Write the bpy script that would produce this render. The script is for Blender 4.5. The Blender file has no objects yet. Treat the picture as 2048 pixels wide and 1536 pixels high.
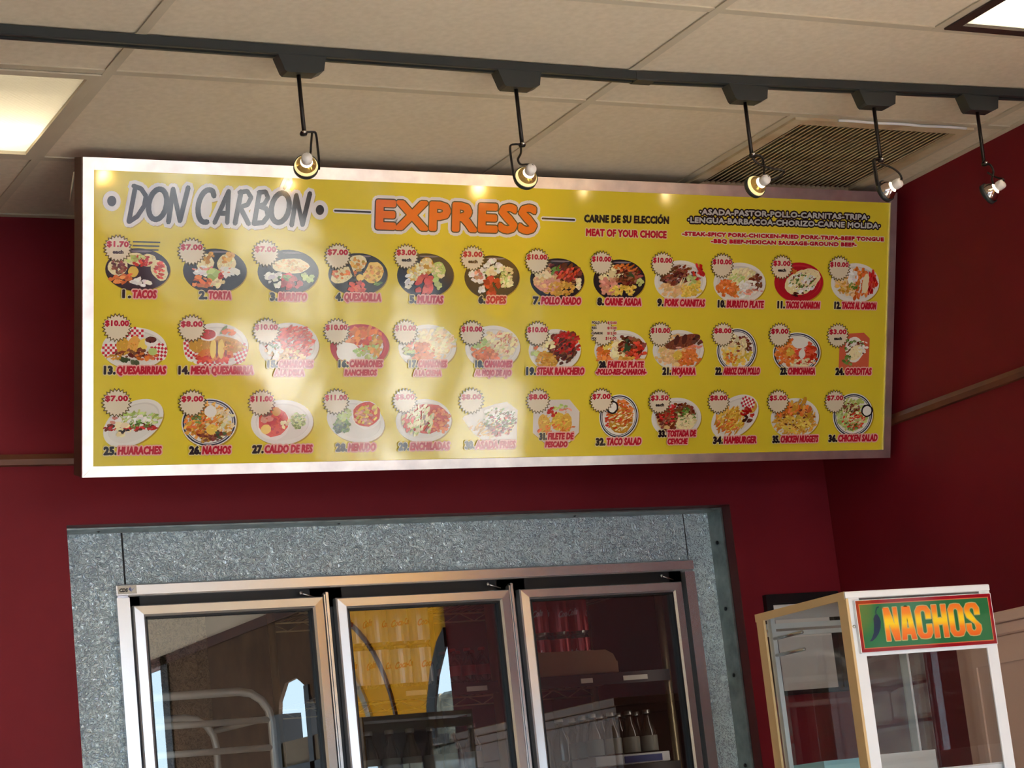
import bpy, math, random
from mathutils import Vector, Matrix
random.seed(7)
PI = math.pi
scn = bpy.context.scene
COL = scn.collection

# ------------------------------------------------------------------ camera, light, exposure
cd = bpy.data.cameras.new('camera'); cam = bpy.data.objects.new('camera', cd); COL.objects.link(cam)
cd.sensor_width = 36; cd.lens = 79.69; cd.clip_start = .05; cd.clip_end = 200
_r = ((.890176, -.443133, -.10592), (.00249, -.227742, .973718), (-.455609, -.867045, -.201627))
cam.matrix_world = Matrix(((_r[0][0], _r[1][0], _r[2][0], -1.5017), (_r[0][1], _r[1][1], _r[2][1], -4.6137),
                           (_r[0][2], _r[1][2], _r[2][2], 1.5138), (0, 0, 0, 1)))
scn.camera = cam
SKY_STRENGTH = 5.5
SUN_STRENGTH = 42.0
TUBE_STRENGTH = 9.0
BULB_STRENGTH = 60.0
w = bpy.data.worlds.new('sky'); scn.world = w; w.use_nodes = True
nt = w.node_tree; bg = nt.nodes['Background']
tc = nt.nodes.new('ShaderNodeTexCoord'); sx = nt.nodes.new('ShaderNodeSeparateXYZ'); cr = nt.nodes.new('ShaderNodeValToRGB')
nt.links.new(tc.outputs['Generated'], sx.inputs[0]); nt.links.new(sx.outputs['Z'], cr.inputs[0]); nt.links.new(cr.outputs[0], bg.inputs[0])
cr.color_ramp.elements[0].position = 0.0; cr.color_ramp.elements[0].color = (.66, .86, 1, 1)
cr.color_ramp.elements[1].position = .6; cr.color_ramp.elements[1].color = (.30, .56, 1, 1)
bg.inputs[1].default_value = SKY_STRENGTH
scn.view_settings.view_transform = 'Standard'; scn.view_settings.look = 'None'
scn.view_settings.exposure = 0.13; scn.view_settings.gamma = 1; scn.view_settings.use_curve_mapping = False

def area(name, loc, rot, sx_, sy_, power=0, color=(1, 1, 1), portal=False):
    l = bpy.data.lights.new(name, 'AREA'); l.shape = 'RECTANGLE'; l.size = sx_; l.size_y = sy_; l.energy = power; l.color = color
    if portal: l.cycles.is_portal = True
    o = bpy.data.objects.new(name, l); COL.objects.link(o); o.location = loc; o.rotation_euler = rot
    return o
sl_ = bpy.data.lights.new('sun', 'SUN'); sl_.energy = SUN_STRENGTH; sl_.angle = .01; sl_.color = (1, .97, .91)
sun = bpy.data.objects.new('sun', sl_); COL.objects.link(sun); sun.rotation_euler = Vector((-.70, -.30, -.62)).to_track_quat('-Z', 'Y').to_euler()
# portals that guide the sky light through the openings of the room (they give no light themselves)
area('window_portal', (2.53, -5.0, 1.78), (0, PI/2, 0), 2.08, 7.0, portal=True)
area('window_portal', (-1.4, -8.44, 1.7), (PI/2, 0, PI), 6.4, 2.4, portal=True)

# ------------------------------------------------------------------ helpers
def lin(c): c = c/255.; return c/12.92 if c <= .04045 else ((c+.055)/1.055)**2.4
def S(r, g, b): return (lin(r), lin(g), lin(b), 1)

def mat(name, color=(.5, .5, .5, 1), rough=.5, metal=0, spec=.5, emit=None, es=0, coat=0):
    m = bpy.data.materials.new(name); m.use_nodes = True
    b = m.node_tree.nodes['Principled BSDF']
    b.inputs['Base Color'].default_value = color; b.inputs['Roughness'].default_value = rough
    b.inputs['Metallic'].default_value = metal; b.inputs['Specular IOR Level'].default_value = spec
    b.inputs['Coat Weight'].default_value = coat
    if emit: b.inputs['Emission Color'].default_value = emit; b.inputs['Emission Strength'].default_value = es
    return m
def nodes(m): return m.node_tree.nodes, m.node_tree.links, m.node_tree.nodes['Principled BSDF']
def noise_col(m, c1, c2, scale=5, detail=4, lo=.3, hi=.7, stretch=None):
    n, l, b = nodes(m); t = n.new('ShaderNodeTexCoord'); z = n.new('ShaderNodeTexNoise'); r = n.new('ShaderNodeValToRGB')
    z.inputs['Scale'].default_value = scale; z.inputs['Detail'].default_value = detail
    src = t.outputs['Object']
    if stretch:
        mp = n.new('ShaderNodeMapping'); mp.inputs['Scale'].default_value = stretch; l.new(src, mp.inputs[0]); src = mp.outputs[0]
    l.new(src, z.inputs['Vector']); l.new(z.outputs[0], r.inputs[0])
    r.color_ramp.elements[0].position = lo; r.color_ramp.elements[0].color = c1
    r.color_ramp.elements[1].position = hi; r.color_ramp.elements[1].color = c2
    l.new(r.outputs[0], b.inputs['Base Color']); return m
def bump(m, scale, strength, dist=.01, detail=2, kind='noise', stretch=None):
    n, l, b = nodes(m); t = n.new('ShaderNodeTexCoord')
    z = n.new('ShaderNodeTexNoise' if kind == 'noise' else 'ShaderNodeTexVoronoi')
    z.inputs['Scale'].default_value = scale
    if kind == 'noise': z.inputs['Detail'].default_value = detail
    src = t.outputs['Object']
    if stretch:
        mp = n.new('ShaderNodeMapping'); mp.inputs['Scale'].default_value = stretch; l.new(src, mp.inputs[0]); src = mp.outputs[0]
    l.new(src, z.inputs['Vector'])
    bp = n.new('ShaderNodeBump'); bp.inputs['Strength'].default_value = strength; bp.inputs['Distance'].default_value = dist
    l.new(z.outputs[0], bp.inputs['Height']); l.new(bp.outputs[0], b.inputs['Normal']); return m

M = {}
M['ceil'] = bump(noise_col(mat('ceiling_tile_paint', rough=.95, spec=.1), S(214, 201, 177), S(224, 211, 188), 60, 5), 900, .25, .002)
M['tbar'] = noise_col(mat('grid_bar_paint', rough=.6, spec=.3), S(190, 178, 154), S(204, 193, 170), 4)
M['red'] = bump(noise_col(mat('red_wall_paint', rough=.62, spec=.3), S(112, 12, 25), S(124, 17, 31), 3), 350, .15, .001)
M['redtrim'] = mat('dark_red_reveal_paint', S(92, 30, 30), .6)
M['brown'] = noise_col(mat('brown_trim_paint', rough=.45), S(92, 48, 30), S(112, 62, 38), 12)
M['yellow'] = mat('yellow_wall_paint', S(226, 176, 44), .7)  # unseen yellow window film, made translucent so sun brightens its reflection
M['blackm'] = mat('black_paint', S(26, 27, 28), .45)
n, l, b = nodes(M['yellow']); b.inputs['Base Color'].default_value = S(240, 200, 50); b.inputs['Transmission Weight'].default_value = 0
tl_ = n.new('ShaderNodeBsdfTranslucent'); tl_.inputs[0].default_value = S(250, 218, 80); mx_ = n.new('ShaderNodeMixShader'); mx_.inputs[0].default_value = .22
l.new(b.outputs[0], mx_.inputs[1]); l.new(tl_.outputs[0], mx_.inputs[2]); l.new(mx_.outputs[0], n['Material Output'].inputs[0])
M['frost'] = mat('frosted_white_glazing', S(236, 232, 224), .6)
n, l, b = nodes(M['frost']); tl_ = n.new('ShaderNodeBsdfTranslucent'); tl_.inputs[0].default_value = S(255, 246, 230); mx_ = n.new('ShaderNodeMixShader'); mx_.inputs[0].default_value = .14
l.new(b.outputs[0], mx_.inputs[1]); l.new(tl_.outputs[0], mx_.inputs[2]); l.new(mx_.outputs[0], n['Material Output'].inputs[0])
M['brick'] = noise_col(mat('brick_clay', rough=.9), S(108, 86, 70), S(142, 114, 92), 8)
M['concrete'] = noise_col(mat('pale_concrete', rough=.9), S(176, 170, 158), S(198, 192, 180), 1.5)
M['paving'] = noise_col(mat('pale_paving', rough=.9), S(232, 228, 218), S(244, 240, 232), 1.5)
M['floor'] = noise_col(mat('floor_tile', rough=.4), S(190, 182, 168), S(206, 198, 184), 2)
M['pale'] = mat('pale_soffit_paint', S(232, 226, 214), .7)
M['cream'] = mat('cream_wall_paint', S(232, 206, 160), .7)
M['topm'] = noise_col(mat('brown_worktop', rough=.35), S(120, 100, 84), S(150, 128, 106), 2)
M['track'] = mat('black_track_enamel', S(44, 48, 48), .42, spec=.5)
M['rod'] = mat('dark_rod_metal', S(44, 38, 34), .35, .6)
M['ceramic'] = mat('white_ceramic', S(238, 232, 226), .4)
M['steel'] = mat('bright_screw_steel', S(215, 215, 210), .25, 1)
def metal_var(name, c1, c2, rough, scale, stretch=None, bs=0, bsc=100):
    m = noise_col(mat(name, rough=rough, metal=1), c1, c2, scale, 4, stretch=stretch)
    if bs: bump(m, bsc, bs, .002, stretch=stretch)
    return m
M['alu'] = metal_var('brushed_sign_aluminium', S(215, 212, 212), S(246, 243, 240), .34, 16, bs=.08, bsc=30)
M['doorm'] = metal_var('satin_door_aluminium', S(222, 221, 224), S(240, 240, 242), .24, 2, (1, 1, 1), .03, 8)
M['doorm'].node_tree.nodes['Principled BSDF'].inputs['Metallic'].default_value = .8
M['galv'] = mat('embossed_galvanised_steel', S(228, 244, 255), .3, .45)
def emboss(m, sc, st):
    n, l, b = nodes(m); t = n.new('ShaderNodeTexCoord'); z = n.new('ShaderNodeTexNoise'); z.inputs['Scale'].default_value = sc
    z.inputs['Detail'].default_value = 1.2; z.inputs['Distortion'].default_value = 1.6; l.new(t.outputs['Object'], z.inputs['Vector'])
    mt = n.new('ShaderNodeMath'); mt.operation = 'SUBTRACT'; mt.inputs[1].default_value = .5; l.new(z.outputs[0], mt.inputs[0])
    ab = n.new('ShaderNodeMath'); ab.operation = 'ABSOLUTE'; l.new(mt.outputs[0], ab.inputs[0])
    ml = n.new('ShaderNodeMath'); ml.operation = 'MULTIPLY'; ml.inputs[1].default_value = 5; ml.use_clamp = True; l.new(ab.outputs[0], ml.inputs[0])
    c0 = b.inputs['Base Color'].default_value; rp = n.new('ShaderNodeValToRGB'); l.new(ml.outputs[0], rp.inputs[0]); l.new(rp.outputs[0], b.inputs['Base Color'])
    rp.color_ramp.elements[0].color = (min(1, c0[0]*1.05), min(1, c0[1]*1.05), min(1, c0[2]*1.05), 1); rp.color_ramp.elements[1].position = .8; rp.color_ramp.elements[0].position = .2; rp.color_ramp.elements[1].color = (c0[0]*.6, c0[1]*.62, c0[2]*.64, 1)
    bp = n.new('ShaderNodeBump'); bp.inputs['Strength'].default_value = st; bp.inputs['Distance'].default_value = .004
    l.new(ml.outputs[0], bp.inputs['Height']); l.new(bp.outputs[0], b.inputs['Normal'])
emboss(M['galv'], 80, .7)
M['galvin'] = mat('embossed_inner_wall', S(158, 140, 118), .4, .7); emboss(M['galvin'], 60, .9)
M['flange'] = metal_var('plain_galvanised_flange', S(140, 150, 146), S(176, 184, 180), .42, 25)
M['gasket'] = mat('black_rubber_gasket', S(14, 14, 16), .5)
M['dark'] = mat('dark_cooler_lining', S(70, 56, 54), .6)
M['white'] = mat('white_enamel', S(240, 240, 242), .35)
M['tan'] = mat('tan_side_enamel', S(214, 182, 132), .5)  # white enamel with the warm shade of the left side painted in
M['wire'] = mat('shelf_wire_steel', S(190, 175, 140), .35, .9)
M['tube'] = mat('white_tube_aluminium', S(226, 232, 232), .35, .3)
M['card'] = noise_col(mat('brown_cardboard', rough=.85), S(150, 112, 84), S(166, 126, 96), 8)
M['tag'] = mat('white_price_tag', S(245, 240, 225), .5)
M['beige'] = noise_col(mat('beige_laminate', rough=.4), S(212, 176, 156), S(222, 186, 166), 3)
M['paper'] = mat('white_paper', S(232, 226, 220), .6)
M['picblack'] = mat('black_picture_frame', S(22, 18, 20), .4)
M['tube_on'] = mat('lit_fluorescent_tube', (1, 1, 1, 1), .5, emit=(1, .95, .80, 1), es=TUBE_STRENGTH*3)
M['tube_off'] = mat('unlit_fluorescent_tube', S(240, 236, 225), .3)
M['reflect'] = mat('white_troffer_enamel', S(248, 246, 240), .5)
M['bulb'] = mat('halogen_capsule', (1, 1, 1, 1), .5, emit=(1, .78, .45, 1), es=BULB_STRENGTH)
M['face'] = mat('lit_lamp_face', (1, 1, 1, 1), .5, emit=(1, .82, .46, 1), es=42)
M['soil'] = mat('outdoor_green', S(70, 92, 50), .9)

def glass(name, tint, spec_extra=.03, rough=.0):
    m = bpy.data.materials.new(name); m.use_nodes = True; n = m.node_tree.nodes; l = m.node_tree.links; n.clear()
    o = n.new('ShaderNodeOutputMaterial'); mx = n.new('ShaderNodeMixShader'); tr = n.new('ShaderNodeBsdfTransparent'); gl = n.new('ShaderNodeBsdfGlossy')
    fr = n.new('ShaderNodeLayerWeight'); fr.inputs[0].default_value = .5
    pw = n.new('ShaderNodeMath'); pw.operation = 'POWER'; pw.inputs[1].default_value = 4.5; l.new(fr.outputs['Facing'], pw.inputs[0])
    ad = n.new('ShaderNodeMath'); ad.operation = 'MULTIPLY_ADD'; ad.inputs[1].default_value = .9; ad.inputs[2].default_value = spec_extra; ad.use_clamp = True
    l.new(pw.outputs[0], ad.inputs[0]); l.new(ad.outputs[0], mx.inputs[0])
    tr.inputs[0].default_value = tint; gl.inputs['Roughness'].default_value = rough
    l.new(tr.outputs[0], mx.inputs[1]); l.new(gl.outputs[0], mx.inputs[2]); l.new(mx.outputs[0], o.inputs[0]); return m
M['glass'] = glass('cooler_door_glass', (.52, .50, .48, 1), .22, .004)
M['clear'] = glass('clear_cabinet_glass', (.88, .89, .89, 1), .09)
M['bottleglass'] = glass('clear_bottle_glass', (.5, .52, .5, 1), .05, .05)

# lens: translucent prismatic acrylic
m = bpy.data.materials.new('prismatic_lens_acrylic'); m.use_nodes = True; n = m.node_tree.nodes; l = m.node_tree.links; n.clear()
o_ = n.new('ShaderNodeOutputMaterial'); mx = n.new('ShaderNodeMixShader'); tl = n.new('ShaderNodeBsdfTranslucent'); df = n.new('ShaderNodeBsdfDiffuse')
tl.inputs[0].default_value = (1, .975, .92, 1); df.inputs[0].default_value = S(214, 204, 182); mx.inputs[0].default_value = .38
tcx = n.new('ShaderNodeTexCoord'); mpx = n.new('ShaderNodeMapping'); mpx.inputs['Rotation'].default_value = (0, 0, PI/4)
ckx = n.new('ShaderNodeTexVoronoi'); ckx.inputs['Scale'].default_value = 120; ckx.inputs['Randomness'].default_value = 0
bpx = n.new('ShaderNodeBump'); bpx.inputs['Strength'].default_value = .6; bpx.inputs['Distance'].default_value = .003
l.new(tcx.outputs['Object'], mpx.inputs[0]); l.new(mpx.outputs[0], ckx.inputs['Vector']); l.new(ckx.outputs[0], bpx.inputs['Height'])
l.new(bpx.outputs[0], df.inputs['Normal']); l.new(bpx.outputs[0], tl.inputs['Normal'])
l.new(tl.outputs[0], mx.inputs[1]); l.new(df.outputs[0], mx.inputs[2]); l.new(mx.outputs[0], o_.inputs[0]); M['lens'] = m

# gold dichroic reflector: thin coated glass lit by its own capsule
M['dichroic'] = mat('gold_dichroic_glass', S(250, 214, 120), .18, .85, emit=(1, .78, .36, 1), es=1.0)
M['dichmid'] = mat('gold_dichroic_glass_mid', S(190, 150, 70), .12, .95, emit=(1, .62, .2, 1), es=.12)
M['dichneck'] = mat('glowing_lamp_neck', S(255, 236, 200), .2, .3, emit=(1, .9, .72, 1), es=1.3)
M['dichoff'] = mat('silver_lamp_reflector', S(190, 176, 166), .12, 1)

# flat print: colours come from the mesh, gloss film over them
def print_mat(name, rough, wav):
    m = mat(name, rough=rough, spec=1.0); n, l, b = nodes(m)
    a = n.new('ShaderNodeVertexColor'); a.layer_name = 'Col'; l.new(a.outputs[0], b.inputs['Base Color'])
    if wav: bump(m, 7, wav, .02, 1)
    return m
M['print'] = print_mat('glossy_vinyl_print', .09, .06)
M['canprint'] = print_mat('lacquered_can_print', .25, 0)
n, l, b = nodes(M['canprint']); b.inputs['Metallic'].default_value = .35

def mesh_obj(name, verts, faces, m, parent=None, smooth=False):
    me = bpy.data.meshes.new(name); me.from_pydata([tuple(v) for v in verts], [], faces); me.update()
    if m: me.materials.append(m)
    if smooth: me.polygons.foreach_set('use_smooth', [True]*len(me.polygons))
    o = bpy.data.objects.new(name, me); COL.objects.link(o)
    if parent: o.parent = parent
    return o
class MB:
    """collects solids into one mesh"""
    def __init__(s): s.v = []; s.f = []; s.sm = []
    def add(s, v, f, sm=False):
        k = len(s.v); s.v += [tuple(x) for x in v]; s.f += [[i+k for i in q] for q in f]; s.sm += [sm]*len(f); return s
    def box(s, x0, x1, y0, y1, z0, z1, ch=0):
        if ch <= 0:
            v = [(x, y, z) for z in (z0, z1) for y in (y0, y1) for x in (x0, x1)]
            return s.add(v, [(0, 2, 3, 1), (4, 5, 7, 6), (0, 1, 5, 4), (2, 6, 7, 3), (0, 4, 6, 2), (1, 3, 7, 5)])
        c = ch; v = []
        for (z, i) in ((z0, c), (z0+c, 0), (z1-c, 0), (z1, c)):
            v += [(x0+i+c*0, y0+i, z), (x1-i, y0+i, z), (x1-i, y1-i, z), (x0+i, y1-i, z)]
        f = [(3, 2, 1, 0), (12, 13, 14, 15)]
        for k in range(3):
            for j in range(4): f.append((k*4+j, k*4+(j+1) % 4, k*4+4+(j+1) % 4, k*4+4+j))
        return s.add(v, f)
    def tube(s, pts, r, n=8, cap=True, flat=None):
        P = [Vector(p) for p in pts]; v = []; f = []; up = None
        for i, p in enumerate(P):
            d = (P[min(i+1, len(P)-1)]-P[max(i-1, 0)]).normalized()
            if up is None: up = Vector((0, 0, 1)) if abs(d.z) < .9 else Vector((0, 1, 0))
            a = d.cross(up).normalized(); c = a.cross(d).normalized(); up = c
            ra, rc = (r, r) if not flat else flat
            for k in range(n):
                t = 2*PI*k/n; v.append(p+a*math.cos(t)*ra+c*math.sin(t)*rc)
        for i in range(len(P)-1):
            for k in range(n): f.append((i*n+k, i*n+(k+1) % n, (i+1)*n+(k+1) % n, (i+1)*n+k))
        if cap: f += [tuple(range(n))[::-1], tuple(range((len(P)-1)*n, len(P)*n))]
        return s.add(v, f, True)
    def lathe(s, prof, n=16, M4=None, closed=False):
        v = []; f = []
        for r, z in prof:
            for k in range(n): v.append(Vector((r*math.cos(2*PI*k/n), r*math.sin(2*PI*k/n), z)))
        for i in range(len(prof)-1):
            for k in range(n): f.append((i*n+k, i*n+(k+1) % n, (i+1)*n+(k+1) % n, (i+1)*n+k))
        if M4: v = [M4 @ x for x in v]
        return s.add(v, f, True)
    def prism(s, poly, ax, a0, a1):
        n_ = len(poly); v = []
        for a in (a0, a1):
            for p, q in poly: v.append((a, p, q) if ax == 0 else (p, a, q) if ax == 1 else (p, q, a))
        return s.add(v, [tuple(range(n_))[::-1], tuple(range(n_, 2*n_))]+[(i, (i+1) % n_, n_+(i+1) % n_, n_+i) for i in range(n_)])
    def build(s, name, m, parent=None):
        me = bpy.data.meshes.new(name); me.from_pydata(s.v, [], s.f); me.update(); me.materials.append(m)
        me.polygons.foreach_set('use_smooth', s.sm)
        o = bpy.data.objects.new(name, me); COL.objects.link(o)
        if parent: o.parent = parent
        return o
def bx(name, m, x0, x1, y0, y1, z0, z1, parent=None, ch=0):
    if parent is not None and parent.location.length: 
        L = parent.location; return MB().box(x0-L.x, x1-L.x, y0-L.y, y1-L.y, z0-L.z, z1-L.z, ch).build(name, m, parent)
    return MB().box(x0, x1, y0, y1, z0, z1, ch).build(name, m, parent)
def empty(name, loc, label, cat, group=None, rot=None):
    o = bpy.data.objects.new(name, None); COL.objects.link(o); o.location = loc; o.empty_display_size = .05
    if rot: o.rotation_euler = rot
    return tag(o, label, cat, group)
def tag(o, label, cat, group=None):
    o['label'] = label; o['category'] = cat
    if group: o['group'] = group
    return o
def struct(o): o['kind'] = 'structure'; return o
def copy_tree(o, parent=None):
    c = o.copy(); COL.objects.link(c); c.parent = parent
    for ch in list(o.children): copy_tree(ch, c)
    return c

# ------------------------------------------------------------------ room shell
H = 3.30; XR = 2.55; XL = -6.0; YB = 1.095; YF = -8.5
struct(bx('floor', M['floor'], XL-.2, XR+.2, YF-.2, 2.6, -.1, 0))
ceiling = struct(bx('ceiling', M['ceil'], XL-.2, XR+.2, YF-.2, YB+.2, H+.14, H+.2))
OX0, OX1, OZ = .152, 2.19, 2.468       # opening in the back wall for the cooler front
mb = MB(); mb.box(XL, OX0, YB, YB+.045, 0, H+.14); mb.box(OX1, XR+.12, YB, YB+.045, 0, H+.14); mb.box(OX0, OX1, YB, YB+.045, OZ, H+.14)
wall_back = struct(mb.build('wall_back', M['red']))
mb = MB(); e = .0012
mb.box(OX1-e, OX1, YB+.001, YB+.0445, 0, OZ-e); mb.box(OX0, OX1, YB+.001, YB+.0445, OZ-e, OZ)
rv = mb.build('opening_reveal', M['redtrim'], wall_back)
# right wall: red near the counter, then an unseen yellow film with arched daylight openings
def poly_wall(name, polys, m, x0=XR, th=.12, parent=None):
    mb = MB()
    for p in polys: mb.prism(p, 0, x0, x0+th)
    o = mb.build(name, m, parent); return o
wall_right = struct(poly_wall('wall_right', [[(-1.52, 0), (YB, 0), (YB, H+.14), (-1.52, H+.14)],
    [(YF, 0), (-1.52, 0), (-1.52, .75), (YF, .75)]], M['red']))
def arc(cx, cz, rx, rz, a0, a1, n=10): return [(cx+rx*math.cos(math.radians(a0+(a1-a0)*i/n)), cz+rz*math.sin(math.radians(a0+(a1-a0)*i/n))) for i in range(n+1)]
sweep = arc(-2.75, 2.02, 1.03, .42, 0, 60)             # edge of the unseen yellow film curving up towards the red wall
yel = [(-2.95, 2.02)] + [(y, z) for y, z in sweep[:1]] + sweep[1:]
yel2 = [(-2.95, 2.02), (-1.72, 2.02), (-1.70, 2.15), (-1.64, 2.27), (-1.56, 2.36), (-1.52, 2.40), (-1.52, H+.14), (-2.95, H+.14)]
poly_wall('yellow_bay', [yel2], M['yellow'], XR, .004, wall_right)
poly_wall('arch_rim', [[(-1.78, 2.02), (-1.70, 2.02), (-1.68, 2.15), (-1.62, 2.27), (-1.54, 2.36), (-1.52, 2.38), (-1.52, 2.46), (-1.60, 2.41), (-1.69, 2.3), (-1.76, 2.16)]], M['blackm'], XR-.012, .012, wall_right)
poly_wall('arch_rim', [[(y, z) for y, z in arc(-2.95, 2.02, .62, .5, 0, 70)] + [(y, z) for y, z in arc(-2.95, 2.02, .57, .46, 70, 0)]], M['tag'], XR-.012, .012, wall_right)
poly_wall('arch_rim', [[(y, z) for y, z in arc(-3.05, 2.02, .98, .72, 0, 62)] + [(y, z) for y, z in arc(-3.05, 2.02, .96, .7, 62, 0)]], M['brown'], XR-.012, .012, wall_right)
# brick bay with an arched opening
brk = [(-5.15, 1.72), (-3.62, 1.72), (-3.62, 2.16), (-3.55, 2.2), (-3.50, 2.36), (-3.40, 2.44), (-3.25, 2.45), (-3.10, 2.38), (-3.0, 2.25), (-2.95, 2.2), (-2.95, 2.75), (-5.15, 2.75)]
poly_wall('brick_bay', [brk], M['brick'], XR, .02, wall_right)
poly_wall('brick_bay', [[(-3.62, 1.9), (-2.95, 1.9), (-2.95, 2.16), (-3.62, 2.16)]], M['concrete'], XR, .02, wall_right)
poly_wall('frosted_transom', [[(YF, 2.8), (-2.98, 2.8), (-2.98, H-.02), (YF, H-.02)]], M['frost'], XR, .006, wall_right)
poly_wall('head_beam', [[(YF, H-.02), (-2.95, H-.02), (-2.95, H+.14), (YF, H+.14)], [(YF, 2.75), (-2.95, 2.75), (-2.95, 2.8), (YF, 2.8)]], M['brown'], XR-.01, .08, wall_right)
poly_wall('post', [[(-5.27, .75), (-5.15, .75), (-5.15, 2.8), (-5.27, 2.8)], [(-3.62, .75), (-3.5, .75), (-3.5, 2.3), (-3.62, 2.3)], [(-3.14, .75), (-3.08, .75), (-3.08, 2.4), (-3.14, 2.4)]], M['blackm'], XR-.01, .12, wall_right)
poly_wall('transom', [[(YF, 2.0), (-1.78, 2.0), (-1.78, 2.04), (YF, 2.04)], [(YF, 1.2), (-1.52, 1.2), (-1.52, 1.24), (YF, 1.24)]], M['blackm'], XR-.01, .1, wall_right)
poly_wall('post', [[(-2.36, .75), (-2.31, .75), (-2.31, 2.02), (-2.36, 2.02)]], M['blackm'], XR, .1, wall_right)
wall_left = struct(bx('wall_left', M['cream'], XL-.12, XL, YF, 2.6, 0, H+.14))
mb = MB(); mb.box(XL, -4.6, YF-.12, YF, 0, H+.14); mb.box(1.8, XR, YF-.12, YF, 0, H+.14); mb.box(-4.6, 1.8, YF-.12, YF, 0, .5); mb.box(-4.6, 1.8, YF-.12, YF, 2.9, H+.14)
wall_front = struct(mb.build('wall_front', M['red']))
for k, x in enumerate((-2.5, -.35)): bx('post', M['blackm'], x-.03, x+.03, YF-.1, YF-.02, .5, 2.9, wall_front)
# brown moulding that runs round the room
def shaped(y0, z): return [(y0, z-.016), (y0-.012, z-.014), (y0-.018, z), (y0-.012, z+.014), (y0, z+.016)]
mb = MB(); mb.prism([(y, z) for y, z in shaped(YB, 2.641)], 0, XL, XR); o = struct(mb.build('trim_1', M['brown']))
mb = MB(); mb.prism([(XR-(YB-y), z) for y, z in shaped(YB, 2.641)], 1, -1.5, YB-.018); o = struct(mb.build('trim_2', M['brown']))
# outdoors
M['asphalt'] = noise_col(mat('grey_asphalt', rough=.9), S(92, 92, 92), S(112, 112, 110), 2)
o = struct(bx('ground', M['asphalt'], -60, 60, -60, 40, -.4, -.13))
o = struct(bx('pavement', M['paving'], XR+.14, 4.3, -7.2, 1.5, -.4, 0)); o = struct(bx('pavement', M['concrete'], 4.3, 5.2, -14, 4, -.4, -.06))
stw = empty('stone_wall', (9.2, -9, -.12), 'rubble stone boundary wall across the pavement outside the windows', 'wall')
M['stone'] = noise_col(mat('rubble_stone', rough=.9), S(96, 82, 60), S(176, 156, 120), 2.3); M['mortar'] = mat('mortar', S(90, 84, 74), .95)
MB().box(-.05, .3, -8, 8, 0, 3.4).build('mortar_core', M['mortar'], stw)
rs = random.Random(3); s0 = None
for r_ in range(12):
    y = -8+rs.uniform(.1, .5)
    while y < 7.6:
        wd_ = rs.uniform(.4, .95)
        if s0 is None: s0 = MB().box(-.5, .5, -.5, .5, -.5, .5, .12).build('stone', M['stone'], stw); c = s0
        else: c = s0.copy(); COL.objects.link(c); c.parent = stw
        c.location = (-.06, y+wd_/2, .15+r_*.285); c.scale = (.2+rs.uniform(0, .08), wd_-.03, .255); c.rotation_euler.x = rs.uniform(-.04, .04); y += wd_
for k, (z, x) in enumerate(((6.3, 9.5), (6.9, 9.5), (7.2, 9.8))):
    o = MB().tube([(x+(y+5)*.05, y, z+.0009*(y+3)**2) for y in range(-26, 22, 4)], .03, 6).build('power_line', M['blackm'])
    tag(o, 'black overhead cable outside, '+('lowest', 'middle', 'topmost')[k]+' of three crossing the sky', 'cable', 'overhead cables outside')

# ------------------------------------------------------------------ ceiling grid and tiles (24 inch module, 24 x 48 inch tiles)
F = .3048
def tile(x0, x1, y0, y1):
    g = .011
    mb = MB(); mb.box(x0+g, x1-g, y0+g, y1-g, H+.004, H+.016); return mb.build('ceiling_tile', M['ceil'], ceiling)
def bar(x0, x1, y0, y1):
    d = .0006 if (x1-x0) > (y1-y0) else 0
    MB().box(x0, x1, y0, y1, H+d, H+.0032+d*2).build('grid_bar', M['tbar'], ceiling)
bars_y = {-8: 'all', -4: 'all', 0: 'all', 4: 'all', 8: 'all'}
for r in range(-26, 4, 2):
    y0 = r*F; y1 = min((r+2)*F, YB)
    if y0 >= YB: continue
    bar(XL, XR, y0-.012, y0+.012)
    cells = [(c*F, (c+4)*F) for c in range(-20, 8, 4)] + [(8*F, XR+.01)]
    for (x0, x1) in cells:
        x0 = max(x0, XL)
        if r == 0 and abs(x0+4*F) < .01: continue            # left troffer
        if r == 0 and abs(x0-4*F) < .01:
            tile(4*F, 6*F, y0, y1); bar(6*F-.012, 6*F+.012, 0, 2*F); continue   # the vent takes the other half
        if r == -4 and abs(x0-4*F) < .01:
            tile(4*F, 6*F, y0, y1); bar(6*F-.012, 6*F+.012, y0, y1); continue
        if r == -4 and abs(x0-8*F) < .01: continue
        if r in (-16, -10) and abs(x0+8*F) < .01: continue
        tile(x0, x1, y0, y1)
for c in (-16, -12, -8, -4, 0, 4, 8):
    if c == 8: bar(c*F-.012, c*F+.012, -2*F, YB); bar(c*F-.012, c*F+.012, YF, -4*F); continue
    bar(c*F-.012, c*F+.012, YF, YB)
bar(XL, XR-.022, YB-.022, YB); bar(XR-.022, XR, YF, YB)

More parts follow.
